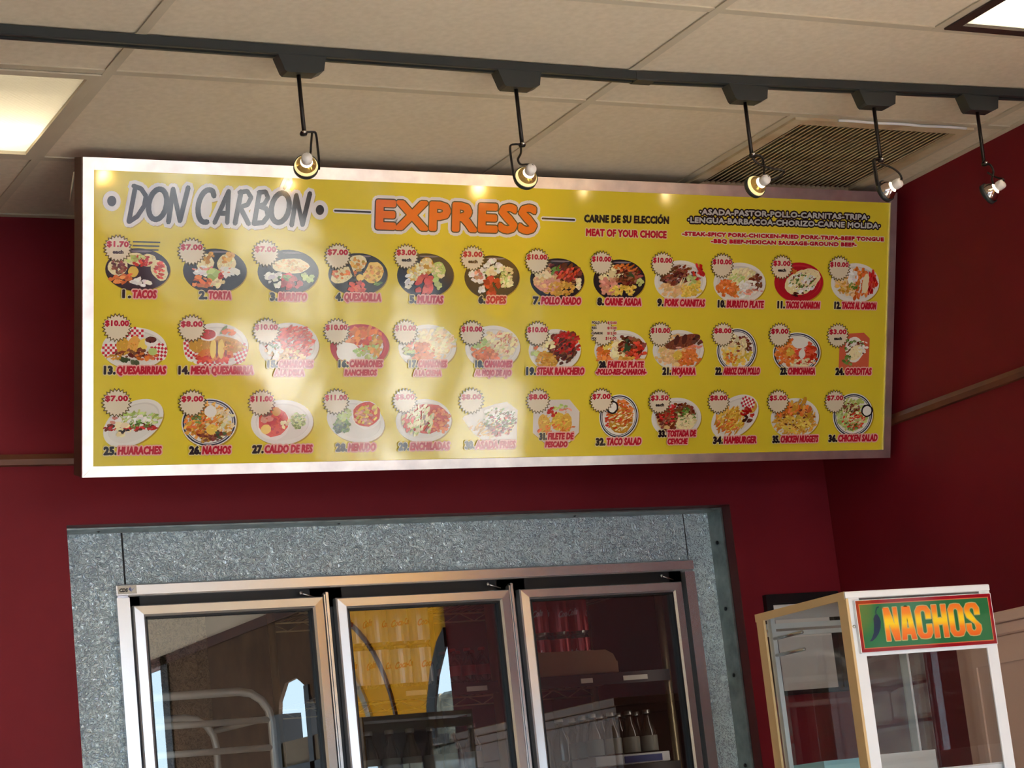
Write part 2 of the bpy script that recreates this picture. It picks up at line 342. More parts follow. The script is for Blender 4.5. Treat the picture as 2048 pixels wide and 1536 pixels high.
M['darkfr'] = mat('dark_bronze_frame', S(58, 44, 40), .4)
def troffer(x0, x1, y0, y1, lit, label, frame_m, loc_z=H, edge=.03):
    t = empty('ceiling_light', ((x0+x1)/2, (y0+y1)/2, H), label, 'ceiling light')
    g = .013; x0 += g; x1 -= g; y0 += g; y1 -= g
    mb = MB(); mb.box(x0, x1, y0, y0+.004, H, H+.13); mb.box(x0, x1, y1-.004, y1, H, H+.13); mb.box(x0, x0+.004, y0, y1, H, H+.13)
    mb.box(x1-.004, x1, y0, y1, H, H+.13); mb.box(x0, x1, y0, y1, H+.13, H+.134)
    L = t.location; mb.v = [(a-L.x, b-L.y, c-L.z) for a, b, c in mb.v]; mb.build('housing', M['reflect'], t)
    mb = MB(); z0 = H-.004; z1 = H+.008
    e = edge
    for a in ((x0, x1, y0, y0+e), (x0, x1, y1-e, y1), (x0, x0+e, y0+e, y1-e), (x1-e, x1, y0+e, y1-e)): mb.box(*a, z0, z1)
    mb.v = [(a-L.x, b-L.y, c-L.z) for a, b, c in mb.v]; mb.build('lens_frame', frame_m, t)
    bx('lens', M['lens'], x0+e, x1-e, y0+e, y1-e, H+.004, H+.007, t)
    for f_, on in lit:
        y = y0+(y1-y0)*f_; mb = MB(); mb.tube([(x0+.03-L.x, y-L.y, H+.045-L.z), (x1-.03-L.x, y-L.y, H+.045-L.z)], .015, 10)
        mb.build('tube', M['tube_on'] if on else M['tube_off'], t)
    return t
troffer(-4*F, 0, 0, 2*F, ((.25, False), (.74, True)), 'recessed ceiling light with prismatic lens at upper left, brightest near the wall', M['tbar'], edge=.026)
troffer(6*F, XR+.01, -4*F, -2*F, ((.3, True), (.72, True)), 'bright recessed ceiling light with a dark frame at the top right corner', M['darkfr'], edge=.03)
for (r, k) in ((-16, 0), (-10, 1)):
    troffer(-8*F, -4*F, r*F, (r+2)*F, ((.3, True), (.7, True)), 'recessed ceiling light above the dining area, '+('farther from', 'nearer to')[k]+' the counter', M['tbar'], edge=.026)

# return air grille with slats running towards the wall
vent = empty('ceiling_vent', (7*F, F, H), 'dusty square ceiling air grille with thin slats above the sign', 'vent')
vx0, vx1, vy0, vy1 = 6*F+.013, 8*F-.013, .013, 2*F-.013
mb = MB(); w_ = .036
for a in ((vx0, vx1, vy0, vy0+w_), (vx0, vx1, vy1-w_, vy1), (vx0, vx0+w_, vy0+w_, vy1-w_), (vx1-w_, vx1, vy0+w_, vy1-w_)): mb.box(a[0]-7*F, a[1]-7*F, a[2]-F, a[3]-F, -.006, .004)
M['ventm'] = noise_col(mat('dusty_vent_enamel', rough=.7), S(186, 158, 124), S(206, 188, 156), 9, lo=.35, hi=.6)
M['ventd'] = mat('dark_vent_duct', S(120, 106, 76), .9)
mb.build('frame', M['ventm'], vent)
MB().box(vx0+.04-7*F, vx1-.04-7*F, vy0+.04-F, vy1-.04-F, .03, .034).build('duct_plate', M['ventd'], vent)
sl = None; nsl = 30
for k in range(nsl):
    x = vx0+w_+(vx1-vx0-2*w_)*(k+.5)/nsl-7*F
    if sl is None: 
        mb = MB(); mb.prism([(-.0060, .0015), (-.0050, -.001), (.0060, .0085), (.0052, .011)], 1, vy0+w_-F, vy1-w_-F); sl = mb.build('slat', M['ventm'], vent); sl.location.x = x
    else:
        c = sl.copy(); COL.objects.link(c); c.parent = vent; c.location.x = x
for y in (-.1, .1): MB().box(vx0+w_-7*F, vx1-w_-7*F, y-.002, y+.002, .012, .018).build('cross_rib', M['ventm'], vent)

MB().tube([(x/100-.16, -.298+.0022*math.sin(x*1.7), -.004) for x in range(0, 45, 3)], .004, 6).build('sealant_bead', M['white'], vent)
# ------------------------------------------------------------------ track lighting
trk = empty('light_track', (1.26, -.21, H), 'long black light track across the ceiling in front of the sign', 'light track')
def track_piece(p0, p1):
    (x0, y0), (x1, y1) = p0, p1; mb = MB(); v = []
    prof = [(0, 0), (0, -.019), (.003, -.021), (.011, -.021), (.011, -.012), (.024, -.012), (.024, -.021), (.032, -.021), (.035, -.019), (.035, 0)]
    for x, y in ((x0, y0), (x1, y1)):
        for a, z in prof: v.append((x-1.26, y+a+.21, z))
    n_ = len(prof); mb.add(v, [tuple(range(n_))[::-1], tuple(range(n_, 2*n_))]+[(i, (i+1) % n_, n_+(i+1) % n_, n_+i) for i in range(n_)])
    return mb.build('track_section', M['track'], trk)
track_piece((-3.4, -.262), (1.235, -.229)); track_piece((1.27, -.229), (2.54, -.297))
MB().box(-.035, .02, -.0205, .0165, -.0225, 0, .002).build('track_coupler', M['track'], trk)
LAMPS = [
dict(rod=[[0.3631, -0.215, 3.2394], [0.3639, -0.215, 3.1093]],joint=[0.3623, -0.215, 3.1046],yoke=[[0.3624, -0.215, 3.1058], [0.3857, -0.215, 3.1081], [0.3917, -0.215, 3.1026], [0.3925, -0.215, 3.0737], [0.3931, -0.215, 3.0426], [0.3911, -0.215, 3.0218]],cord=[[0.3824, -0.215, 3.1045], [0.3776, -0.215, 3.0788], [0.3739, -0.215, 3.0573]],ring=[0.361, -0.215, 3.0274],ax=[-0.302, -0.942, 0.146]),
dict(rod=[[0.9051, -0.212, 3.2379], [0.9052, -0.212, 3.1087]],joint=[0.9048, -0.212, 3.1051],yoke=[[0.9048, -0.212, 3.1051], [0.88, -0.212, 3.1039], [0.8726, -0.212, 3.0957], [0.8723, -0.212, 3.0673], [0.8733, -0.212, 3.0365], [0.8752, -0.212, 3.0205]],cord=[[0.9014, -0.212, 3.0989], [0.8989, -0.212, 3.083], [0.89, -0.212, 3.0681], [0.8957, -0.212, 3.0563], [0.9146, -0.212, 3.0571], [0.9284, -0.212, 3.0529]],ring=[0.905, -0.212, 3.0246],ax=[-0.137, -0.972, 0.193]),
dict(rod=[[1.5292, -0.222, 3.2394], [1.5281, -0.222, 3.1074]],joint=[1.5292, -0.222, 3.1049],yoke=[[1.5297, -0.222, 3.1049], [1.5493, -0.222, 3.1045], [1.5581, -0.222, 3.0985], [1.5592, -0.222, 3.0839], [1.5581, -0.222, 3.0615], [1.5485, -0.222, 3.042]],cord=[[1.5285, -0.222, 3.1005], [1.5393, -0.222, 3.0862], [1.566, -0.222, 3.0759], [1.608, -0.222, 3.07], [1.6155, -0.222, 3.0643], [1.5962, -0.222, 3.0504], [1.572, -0.222, 3.0443]],ring=[1.5266, -0.222, 3.0249],ax=[0.11, -0.988, 0.108]),
dict(rod=[[1.9001, -0.242, 3.2376], [1.8977, -0.242, 3.1059]],joint=[1.8971, -0.242, 3.1023],yoke=[[1.8973, -0.242, 3.1033], [1.8773, -0.242, 3.1024], [1.8758, -0.242, 3.0892], [1.8764, -0.242, 3.0489], [1.8773, -0.242, 3.0307]],cord=[[1.895, -0.242, 3.0901], [1.9141, -0.242, 3.0878], [1.9356, -0.242, 3.0795], [1.9509, -0.242, 3.0668], [1.9545, -0.242, 3.052]],ring=[1.8992, -0.242, 3.0211],ax=[0.329, -0.917, 0.226]),
dict(rod=[[2.2136, -0.258, 3.2373], [2.2098, -0.258, 3.1039]],joint=[2.2109, -0.258, 3.1013],yoke=[[2.2109, -0.258, 3.1013], [2.229, -0.258, 3.0985], [2.2359, -0.258, 3.08], [2.2274, -0.258, 3.0606], [2.2303, -0.258, 3.042]],cord=[[2.2161, -0.258, 3.0775], [2.2394, -0.258, 3.0664], [2.2615, -0.258, 3.0619]],ring=[2.2097, -0.258, 3.0216],ax=[0.362, -0.873, 0.326])]
LNAME = ['leftmost, above the accented title letter', 'second from the left, above the orange lettering', 'third, its cord looping out right', 'fourth, held by a wide flat bracket', 'rightmost, before the red side wall']
def smooth_path(pts, k=4):
    P = [Vector(p) for p in pts]; out = []
    for i in range(len(P)-1):
        p0 = P[max(i-1, 0)]; p1 = P[i]; p2 = P[i+1]; p3 = P[min(i+2, len(P)-1)]
        for j in range(k):
            t = j/k; out.append(.5*((2*p1)+(p2-p0)*t+(2*p0-5*p1+4*p2-p3)*t*t+(3*p1-p0-3*p2+p3)*t**3))
    out.append(P[-1]); return out
for i, L in enumerate(LAMPS):
    base = Vector((L['rod'][0][0], L['rod'][0][1], H-.02))
    t = empty('track_spotlight', base, 'black track spotlight with bare halogen lamp, '+LNAME[i], 'spotlight')
    V3 = lambda q: Vector(q)-base
    mb = MB(); mb.prism([(-.058, .0), (-.045, -.036), (-.040, -.041), (.030, -.041), (.048, -.033), (.054, -.005), (.058, 0)], 1, -.0175, .0175)
    mb.v = [(x+.003+.012*0, y, z) for x, y, z in mb.v]; ad_ = mb.build('adapter', M['track'], t); ad_.location.x = .004
    MB().tube([V3(L['rod'][0])+Vector((0, 0, .006)), V3(L['rod'][1])], .0048, 10).build('rod', M['rod'], t)
    mb = MB(); j = V3(L['joint']); mb.lathe([(0, .004), (.007, .003), (.009, -.002), (.007, -.006), (0, -.007)], 10, Matrix.Translation(j)); mb.build('swivel_joint', M['rod'], t)
    MB().lathe([(0, .0035), (.0045, .002), (.0045, -.002), (0, -.0035)], 8, Matrix.Translation(j+Vector((-.001, -.008, .0)))).build('screw', M['steel'], t)
    wide = .0042 if i != 3 else .0065
    MB().tube([V3(q) for q in smooth_path(L['yoke'], 3)], 0, 6, flat=(wide, wide*.55 if i != 3 else .004)).build('yoke', M['rod'], t)
    ax = Vector(L['ax']).normalized(); rc = V3(L['ring'])
    q = ax.to_track_quat('Z', 'Y').to_matrix().to_4x4(); T = Matrix.Translation(rc) @ q
    MB().lathe([(.0262, -.008), (.0278, -.008), (.0278, .004), (.0262, .004), (.0262, -.008)], 28, T).build('holder_ring', M['track'], t)
    rf = MB().lathe([(.0262, 0), (.0252, .005), (.0222, .011)], 28, T).build('reflector', M['dichroic'] if i < 3 else M['dichoff'], t)
    MB().lathe([(.0222, .011), (.019, .0165), (.0140, .0215)], 28, T).build('reflector_band', M['dichmid'] if i < 3 else M['dichoff'], rf)
    MB().lathe([(.0140, .0215), (.0105, .025), (.0085, .027), (.0075, .034)], 28, T).build('reflector_neck', M['dichneck'], rf)  # on the two right-hand lamps this emission paints a sunlight glint
    MB().lathe([(0, .0), (.0045, .002), (.0045, .012), (0, .014)], 10, T).build('bulb', M['bulb'], t)
    if i < 3: MB().lathe([(0, -.0005), (.016, .0003), (.0165, .0015)], 20, T).build('cover_glass', M['face'], t)
    sck = MB(); up_ = Vector((.3, 0, .9)); sck.lathe([(0, .027), (.0095, .027), (.0125, .030), (.0125, .043), (.0105, .048), (0, .049)], 12, T); sck.build('socket', M['ceramic'], t)
    end = rc+ax*.047+Vector((.002, 0, .006)); cp = [V3(q_) for q_ in L['cord']]+[end]
    MB().tube(smooth_path(cp, 4), .0026, 8).build('cord', M['rod'], t)

# ------------------------------------------------------------------ flat print helpers
_glyph = {}
def glyphs(txt):
    if txt in _glyph: return _glyph[txt]
    cu = bpy.data.curves.new('t', 'FONT'); cu.body = txt; cu.resolution_u = 2; cu.space_character = 1.06
    ob = bpy.data.objects.new('t', cu); me = bpy.data.meshes.new_from_object(ob)
    V = [(v.co.x, v.co.y) for v in me.vertices]; Fc = [tuple(p.vertices) for p in me.polygons]
    bpy.data.objects.remove(ob); bpy.data.curves.remove(cu); bpy.data.meshes.remove(me)
    cnt = {}
    for f in Fc:
        for a, b in zip(f, f[1:]+f[:1]): k = (min(a, b), max(a, b)); cnt[k] = cnt.get(k, 0)+1
    E = [k for k, c in cnt.items() if c == 1]
    _glyph[txt] = (V, Fc, E); return _glyph[txt]
class Print:
    """flat coloured shapes in (u, v) millimetres, each a hair above the last"""
    def __init__(s, w0=0.): s.V = []; s.F = []; s.C = []; s.w = w0
    def lift(s, d=.015): s.w += d
    def poly(s, pts, col, lift=True):
        if lift: s.w += .009
        k = len(s.V); s.V += [(p[0], p[1], s.w) for p in pts]; s.F.append(tuple(range(k, k+len(pts)))); s.C.append(col)
    def ellipse(s, cx, cy, rx, ry, col, n=28, rot=0): s.poly([(cx+rx*math.cos(t)*math.cos(rot)-ry*math.sin(t)*math.sin(rot), cy+rx*math.cos(t)*math.sin(rot)+ry*math.sin(t)*math.cos(rot)) for t in [2*PI*i/n for i in range(n)]], col)
    def blob(s, cx, cy, rx, ry, col, n=8, jag=.3, rot=0, rnd=random):
        pts = []
        for i in range(n):
            t = 2*PI*i/n; r = 1+rnd.uniform(-jag, jag); x = rx*math.cos(t)*r; y = ry*math.sin(t)*r
            pts.append((cx+x*math.cos(rot)-y*math.sin(rot), cy+x*math.sin(rot)+y*math.cos(rot)))
        s.poly(pts, col)
    def rect(s, x0, y0, x1, y1, col): s.poly([(x0, y0), (x1, y0), (x1, y1), (x0, y1)], col)
    def capsules(s, P, E, r, col):
        s.w += .012; w0 = s.w; c = 0
        for a, b in E:
            (x0, y0), (x1, y1) = P[a], P[b]; dx, dy = x1-x0, y1-y0; L = math.hypot(dx, dy)
            if L < 1e-6: continue
            dx /= L; dy /= L; pts = []; s.w = w0+(c % 13)*.004; c += 1
            for i in range(4): t = -PI/2+PI*i/3; pts.append((x1+r*(dx*math.cos(t)-dy*math.sin(t)), y1+r*(dy*math.cos(t)+dx*math.sin(t))))
            for i in range(4): t = PI/2+PI*i/3; pts.append((x0+r*(dx*math.cos(t)-dy*math.sin(t)), y0+r*(dy*math.cos(t)+dx*math.sin(t))))
            s.poly(pts, col, False)
        s.w = w0+min(c, 13)*.004
    def text(s, txt, u0, u1, v0, h, col, bold=0, halos=(), shear=0, slope=0):
        V, Fc, E = glyphs(txt)
        x0 = min(v[0] for v in V); x1 = max(v[0] for v in V); capH = .729
        P = []
        for x, y in V:
            yy = y/capH*h; xx = u0+(x-x0)/(x1-x0)*(u1-u0); P.append((xx+shear*yy, v0+yy+slope*(xx-u0)))
        for r, c in halos: s.capsules(P, E, r, c); s.w += .006; s._fill(P, Fc, c)
        if bold: s.capsules(P, E, bold, col)
        s.w += .009 if not bold else 0; s._fill(P, Fc, col)
    def _fill(s, P, Fc, c):
        k = len(s.V); s.V += [(x, y, s.w) for x, y in P]
        for f in Fc: s.F.append(tuple(i+k for i in f)); s.C.append(c)
    def stroke(s, pts, r, col):
        s.capsules(pts, [(i, i+1) for i in range(len(pts)-1)], r, col)
    def build(s, name, m, parent=None):
        me = bpy.data.meshes.new(name); me.from_pydata([(u/1000, -w_/1000, v/1000) for u, v, w_ in s.V], [], s.F); me.update()
        ca = me.color_attributes.new('Col', 'FLOAT_COLOR', 'CORNER'); buf = []
        for p, c in zip(me.polygons, s.C): buf += list(c)*len(p.vertices)
        ca.data.foreach_set('color', buf); me.materials.append(m)
        o = bpy.data.objects.new(name, me); COL.objects.link(o)
        if parent: o.parent = parent
        return o

# ------------------------------------------------------------------ the menu sign
sign = empty('menu_sign', (.0903, .725, H-.777), 'long yellow illustrated menu board in an aluminium frame, leaning out under the ceiling', 'menu sign', rot=(math.radians(17.1), 0, 0)); sign.scale.z = .9958
def skew(u, v): return u-.0153*v
W_, H_ = 2431, 786
mb = MB(); v = []
for y in (.004, .066):
    for (u, z) in ((0, 0), (2.431, .007), (2.419, .786), (-.012, .786)): v.append((u, y, z))
mb.add(v, [(0, 1, 2, 3), (7, 6, 5, 4), (0, 4, 5, 1), (1, 5, 6, 2), (2, 6, 7, 3), (3, 7, 4, 0)])
mb.build('casing', mat('dark_sign_casing', S(70, 44, 36), .5), sign)
def rail(c, name='frame_rail'):
    v = [(u, y, z) for y in (-.006, .004) for u, z in c]
    MB().add(v, [(0, 1, 2, 3), (7, 6, 5, 4), (0, 4, 5, 1), (1, 5, 6, 2), (2, 6, 7, 3), (3, 7, 4, 0)]).build(name, M['alu'], sign)
rail([(0, 0), (2.431, .007), (2.424, .031), (.027, .027)])
rail([(.0165, .7555), (2.3955, .7555), (2.419, .7865), (-.012+.027, .7862)])
rail([(0, .001), (.0272, .027), (.0155, .7862), (-.012, .7857)])
rail([(2.431, .0075), (2.419, .7865), (2.3965, .7555), (2.4055, .0305)])
YEL = S(224, 202, 50)
sh = Print(1.0); sh.poly([(24, 24), (2409, 28), (2399, 758), (13, 758)], YEL); sh.build('printed_sheet', M['print'], sign)
WH = S(226, 222, 222); DK = S(40, 36, 44)
# title: hand-drawn comic capitals as pen strokes
def el(cx, cy, rx, ry, a0, a1, n=12, sh_=.13): 
    out = []
    for i in range(n+1):
        t = math.radians(a0+(a1-a0)*i/n); y = ry*math.sin(t); out.append((cx+rx*math.cos(t)+sh_*y, cy+y))
    return out
def sl_(p, s_=.13, y0=676): return [(x+s_*(y-y0), y) for x, y in p]
LET = []
LET.append((sl_([(113, 632), (117, 719)]), 5)); LET.append((sl_([(112, 720), (132, 714), (147, 696), (146, 672), (132, 645), (114, 632)]), 5))
LET.append((el(180, 677, 23, 38, 0, 360, 16), 6))
LET.append((sl_([(214, 634), (214, 716)]), 5.5)); LET.append((sl_([(214, 716), (243, 638)]), 5)); LET.append((sl_([(243, 638), (252, 721)]), 5.5))
LET.append((el(308, 677, 23, 41, 62, 285, 14), 6)); LET.append((sl_([(318, 713), (322, 703)]), 6))
LET.append((sl_([(334, 636), (359, 716), (367, 637)]), 5)); LET.append((sl_([(343, 660), (364, 660)]), 5.5))
LET.append((sl_([(388, 636), (392, 716)]), 5.5)); LET.append((sl_([(388, 714), (408, 718), (421, 702), (414, 684), (393, 676)]), 5)); LET.append((sl_([(396, 676), (424, 636)]), 5.5))
LET.append((sl_([(439, 637), (441, 716)]), 5.5)); LET.append((sl_([(439, 716), (457, 718), (466, 703), (458, 686), (443, 682)]), 5)); LET.append((sl_([(443, 682), (466, 675), (473, 657), (462, 640), (438, 637)]), 5.5))
LET.append((el(503, 679, 24, 38, 0, 360, 16), 6))
LET.append((sl_([(540, 636), (541, 712)]), 5.5)); LET.append((sl_([(541, 712), (569, 638)]), 5)); LET.append((sl_([(569, 638), (577, 718)]), 5.5))
LET.append((sl_([(506, 729), (513, 750)]), 3))
P_ = Print(1.1)
for p, r in LET: P_.stroke(p, r+10, S(188, 160, 70))
P_.V = [(x+2, y-2.5, z) for x, y, z in P_.V]
for p, r in LET: P_.stroke(p, r+10.5, WH)
for c in ((180, 677), (503, 679), (132, 676), (305, 677), (458, 676), (452, 660)): P_.ellipse(c[0], c[1], 16, 30, WH, 20)
for c in ((63, 681), (611, 677)): P_.ellipse(c[0], c[1], 23, 25, WH, 24)
for p, r in LET: P_.stroke(p, r+.9 if r > 4 else 4.2, DK)
for c in ((63, 681), (611, 677)): P_.ellipse(c[0], c[1], 11.5, 13, DK, 20)
P_.build('title_lettering', M['print'], sign)
P_ = Print(1.1)
for a in ((653, 676.5, 752, 676), (1255, 675, 1353, 674)): P_.stroke([(a[0], a[1]), (a[2], a[3])], 6, WH); P_.stroke([(a[0], a[1]), (a[2], a[3])], 2.4, DK)
P_.text('EXPRESS', 772, 1234, 637, 72, S(236, 108, 34), 5.2, ((16.5, WH), (8.4, DK)), slope=.002)
P_.build('orange_lettering', M['print'], sign)
P_ = Print(1.1); CRM = S(222, 210, 178); RD = S(186, 22, 44)
P_.text('CARNE DE SU ELECCIÓN', 1384, 1649, 670, 19.5, S(38, 34, 24), 1.7, ((4.5, S(214, 196, 70)),), slope=.012)
P_.text('MEAT OF YOUR CHOICE', 1391, 1643, 633, 19, RD, 1.5, ((4.0, S(222, 200, 150)),))
P_.text('·ASADA-PASTOR-POLLO-CARNITAS-TRIPA·', 1750, 2324, 702, 15, S(190, 186, 182), 1.2, ((5.4, S(20, 18, 18)),), slope=.004)
P_.text('·LENGUA-BARBACOA-CHORIZO-CARNE MOLIDA·', 1712, 2364, 678.5, 15, S(190, 186, 182), 1.2, ((5.4, S(20, 18, 18)),), slope=.003)
P_.text('-STEAK-SPICY PORK-CHICKEN-FRIED PORK-TRIPA-BEEF TONGUE', 1695, 2379, 642, 10, RD, 1.3, ((4, CRM),), slope=.003)
P_.text('-BBQ BEEF-MEXICAN SAUSAGE-GROUND BEEF-', 1790, 2283, 624, 10, RD, 1.3, ((4, CRM),), slope=.004)
P_.build('meat_list_lettering', M['print'], sign)

DISH = [
(1,[133, 514, 83, 53],[80, 568, 34],[('1. TACOS', 95, 179, 445)]),
(2,[333, 515, 84, 56],[270, 565, 35],[('2. TORTA', 293, 375, 445)]),
(3,[529, 516, 83, 57],[466, 565, 35],[('3. BURRITO', 482, 579, 444)]),
(4,[722, 514, 83, 55],[663, 562, 35],[('4. QUESADILLA', 661, 786, 446)]),
(5,[914, 515, 82, 58],[856, 566, 34],[('5. MULITAS', 870, 964, 443)]),
(6,[1109, 514, 82, 58],[1049, 566, 35],[('6. SOPES', 1071, 1150, 445)]),
(7,[1306, 512, 83, 57],[1240, 563, 35],[('7. POLLO ASADO', 1233, 1377, 445)]),
(8,[1499, 513, 82, 57],[1439, 562, 34],[('8. CARNE ASADA', 1431, 1567, 445)]),
(9,[1694, 514, 84, 58],[1632, 563, 35],[('9. PORK CARNITAS', 1621, 1772, 445)]),
(10,[1889, 512, 87, 58],[1827, 563, 36],[('10. BURRITO PLATE', 1818, 1968, 444)]),
(11,[2089, 518, 84, 57],[2027, 563, 36],[('11. TACOS CAMARON', 2018, 2160, 444)]),
(12,[2285, 519, 85, 58],[2225, 564, 37],[('12. TACOS AL CARBON', 2214, 2358, 445)]),
(13,[128, 319, 83, 52],[82, 373, 35],[('13. QUESABIRRIAS', 52, 208, 256)]),
(14,[340, 327, 85, 57],[274, 373, 35],[('14. MEGA QUESABIRRIA', 243, 438, 256)]),
(15,[536, 327, 82, 60],[472, 367, 35],[('15. CAMARONES', 478, 599, 273), ('A LA DIBLA', 497, 576, 252)]),
(16,[732, 327, 83, 58],[665, 368, 35],[('16. CAMARONES', 674, 795, 274), ('RANCHEROS', 691, 779, 252)]),
(17,[925, 327, 84, 59],[859, 368, 34],[('17. CAMARONES', 873, 979, 274), ('A LA CREMA', 887, 964, 251)]),
(18,[1117, 326, 82, 59],[1052, 367, 35],[('18. CAMARONES', 1066, 1172, 274), ('AL MOJO DE AJO', 1065, 1171, 251)]),
(19,[1305, 319, 80, 58],[1248, 367, 35],[('19. STEAK RANCHERO', 1219, 1394, 254)]),
(20,[1511, 321, 84, 55],[1452, 369, 36],[('20. FAJITAS PLATE', 1442, 1580, 273), ('-POLLO-RES-CAMARON-', 1432, 1590, 254)]),
(21,[1695, 321, 83, 57],[1633, 368, 35],[('21. MOJARRA', 1645, 1750, 254)]),
(22,[1887, 322, 67, 62],[1837, 369, 35],[('22. ARROZ CON POLLO', 1818, 1963, 254)]),
(23,[2091, 315, 82, 59],[2028, 369, 36],[('23. CHIMICHANGA', 2036, 2153, 254)]),
(24,[2291, 320, 53, 55],[2230, 369, 37],[('24. GORDITAS', 2228, 2352, 253)]),
(25,[129, 133, 83, 56],[84, 187, 36],[('25. HUARACHES', 55, 200, 56)]),
(26,[326, 132, 73, 61],[279, 185, 35],[('26. NACHOS', 275, 382, 54)]),
(27,[522, 131, 85, 58],[464, 184, 35],[('27. CALDO DE RES', 443, 604, 54)]),
(28,[726, 132, 83, 59],[668, 186, 35],[('28. MENUDO', 672, 781, 55)]),
(29,[920, 131, 81, 58],[862, 187, 34],[('29. ENCHILADAS', 849, 993, 55)]),
(30,[1115, 124, 82, 56],[1056, 186, 36],[('30. ASADA FRIES', 1042, 1190, 56)]),
(31,[1316, 125, 71, 60],[1257, 185, 35],[('31. FILETE DE', 1266, 1368, 77), ('PESCADO', 1284, 1350, 56)]),
(32,[1511, 137, 62, 61],[1452, 185, 35],[('32. TACO SALAD', 1440, 1581, 59)]),
(33,[1696, 131, 81, 57],[1637, 180, 35],[('33. TOSTADA DE', 1638, 1757, 80), ('CEVICHE', 1667, 1730, 59)]),
(34,[1889, 133, 84, 60],[1831, 179, 35],[('34. HAMBURGER', 1819, 1961, 58)]),
(35,[2093, 127, 83, 58],[2030, 178, 36],[('35. CHICKEN NUGGETS', 2017, 2171, 58)]),
(36,[2295, 134, 71, 64],[2227, 177, 35],[('36. CHICKEN SALAD', 2211, 2381, 58)])]
PRICE = {1: '1.70', 2: '7.00', 3: '7.00', 4: '7.00', 5: '3.00', 6: '3.00', 11: '3.00', 14: '8.00', 22: '8.00', 23: '9.00', 24: '3.00', 25: '7.00', 26: '9.00',
         27: '11.00', 28: '11.00', 29: '8.00', 30: '8.00', 31: '8.00', 32: '7.00', 33: '3.50', 34: '8.00', 35: '5.00', 36: '7.00'}
EACH = (1, 5, 6, 11, 24, 33)
# palette
K = dict(cream=(238, 222, 170), wht=(240, 236, 226), red=(190, 40, 30), tom=(214, 70, 40), org=(222, 120, 50), tan=(214, 170, 110), brn=(122, 62, 36), dbr=(84, 40, 28),
         grn=(110, 140, 60), dgr=(60, 84, 46), lgr=(188, 204, 120), yel=(232, 196, 80), gold=(214, 158, 60), pink=(222, 150, 126), blk=(34, 30, 30), rice=(232, 190, 130), pap=(200, 40, 56))
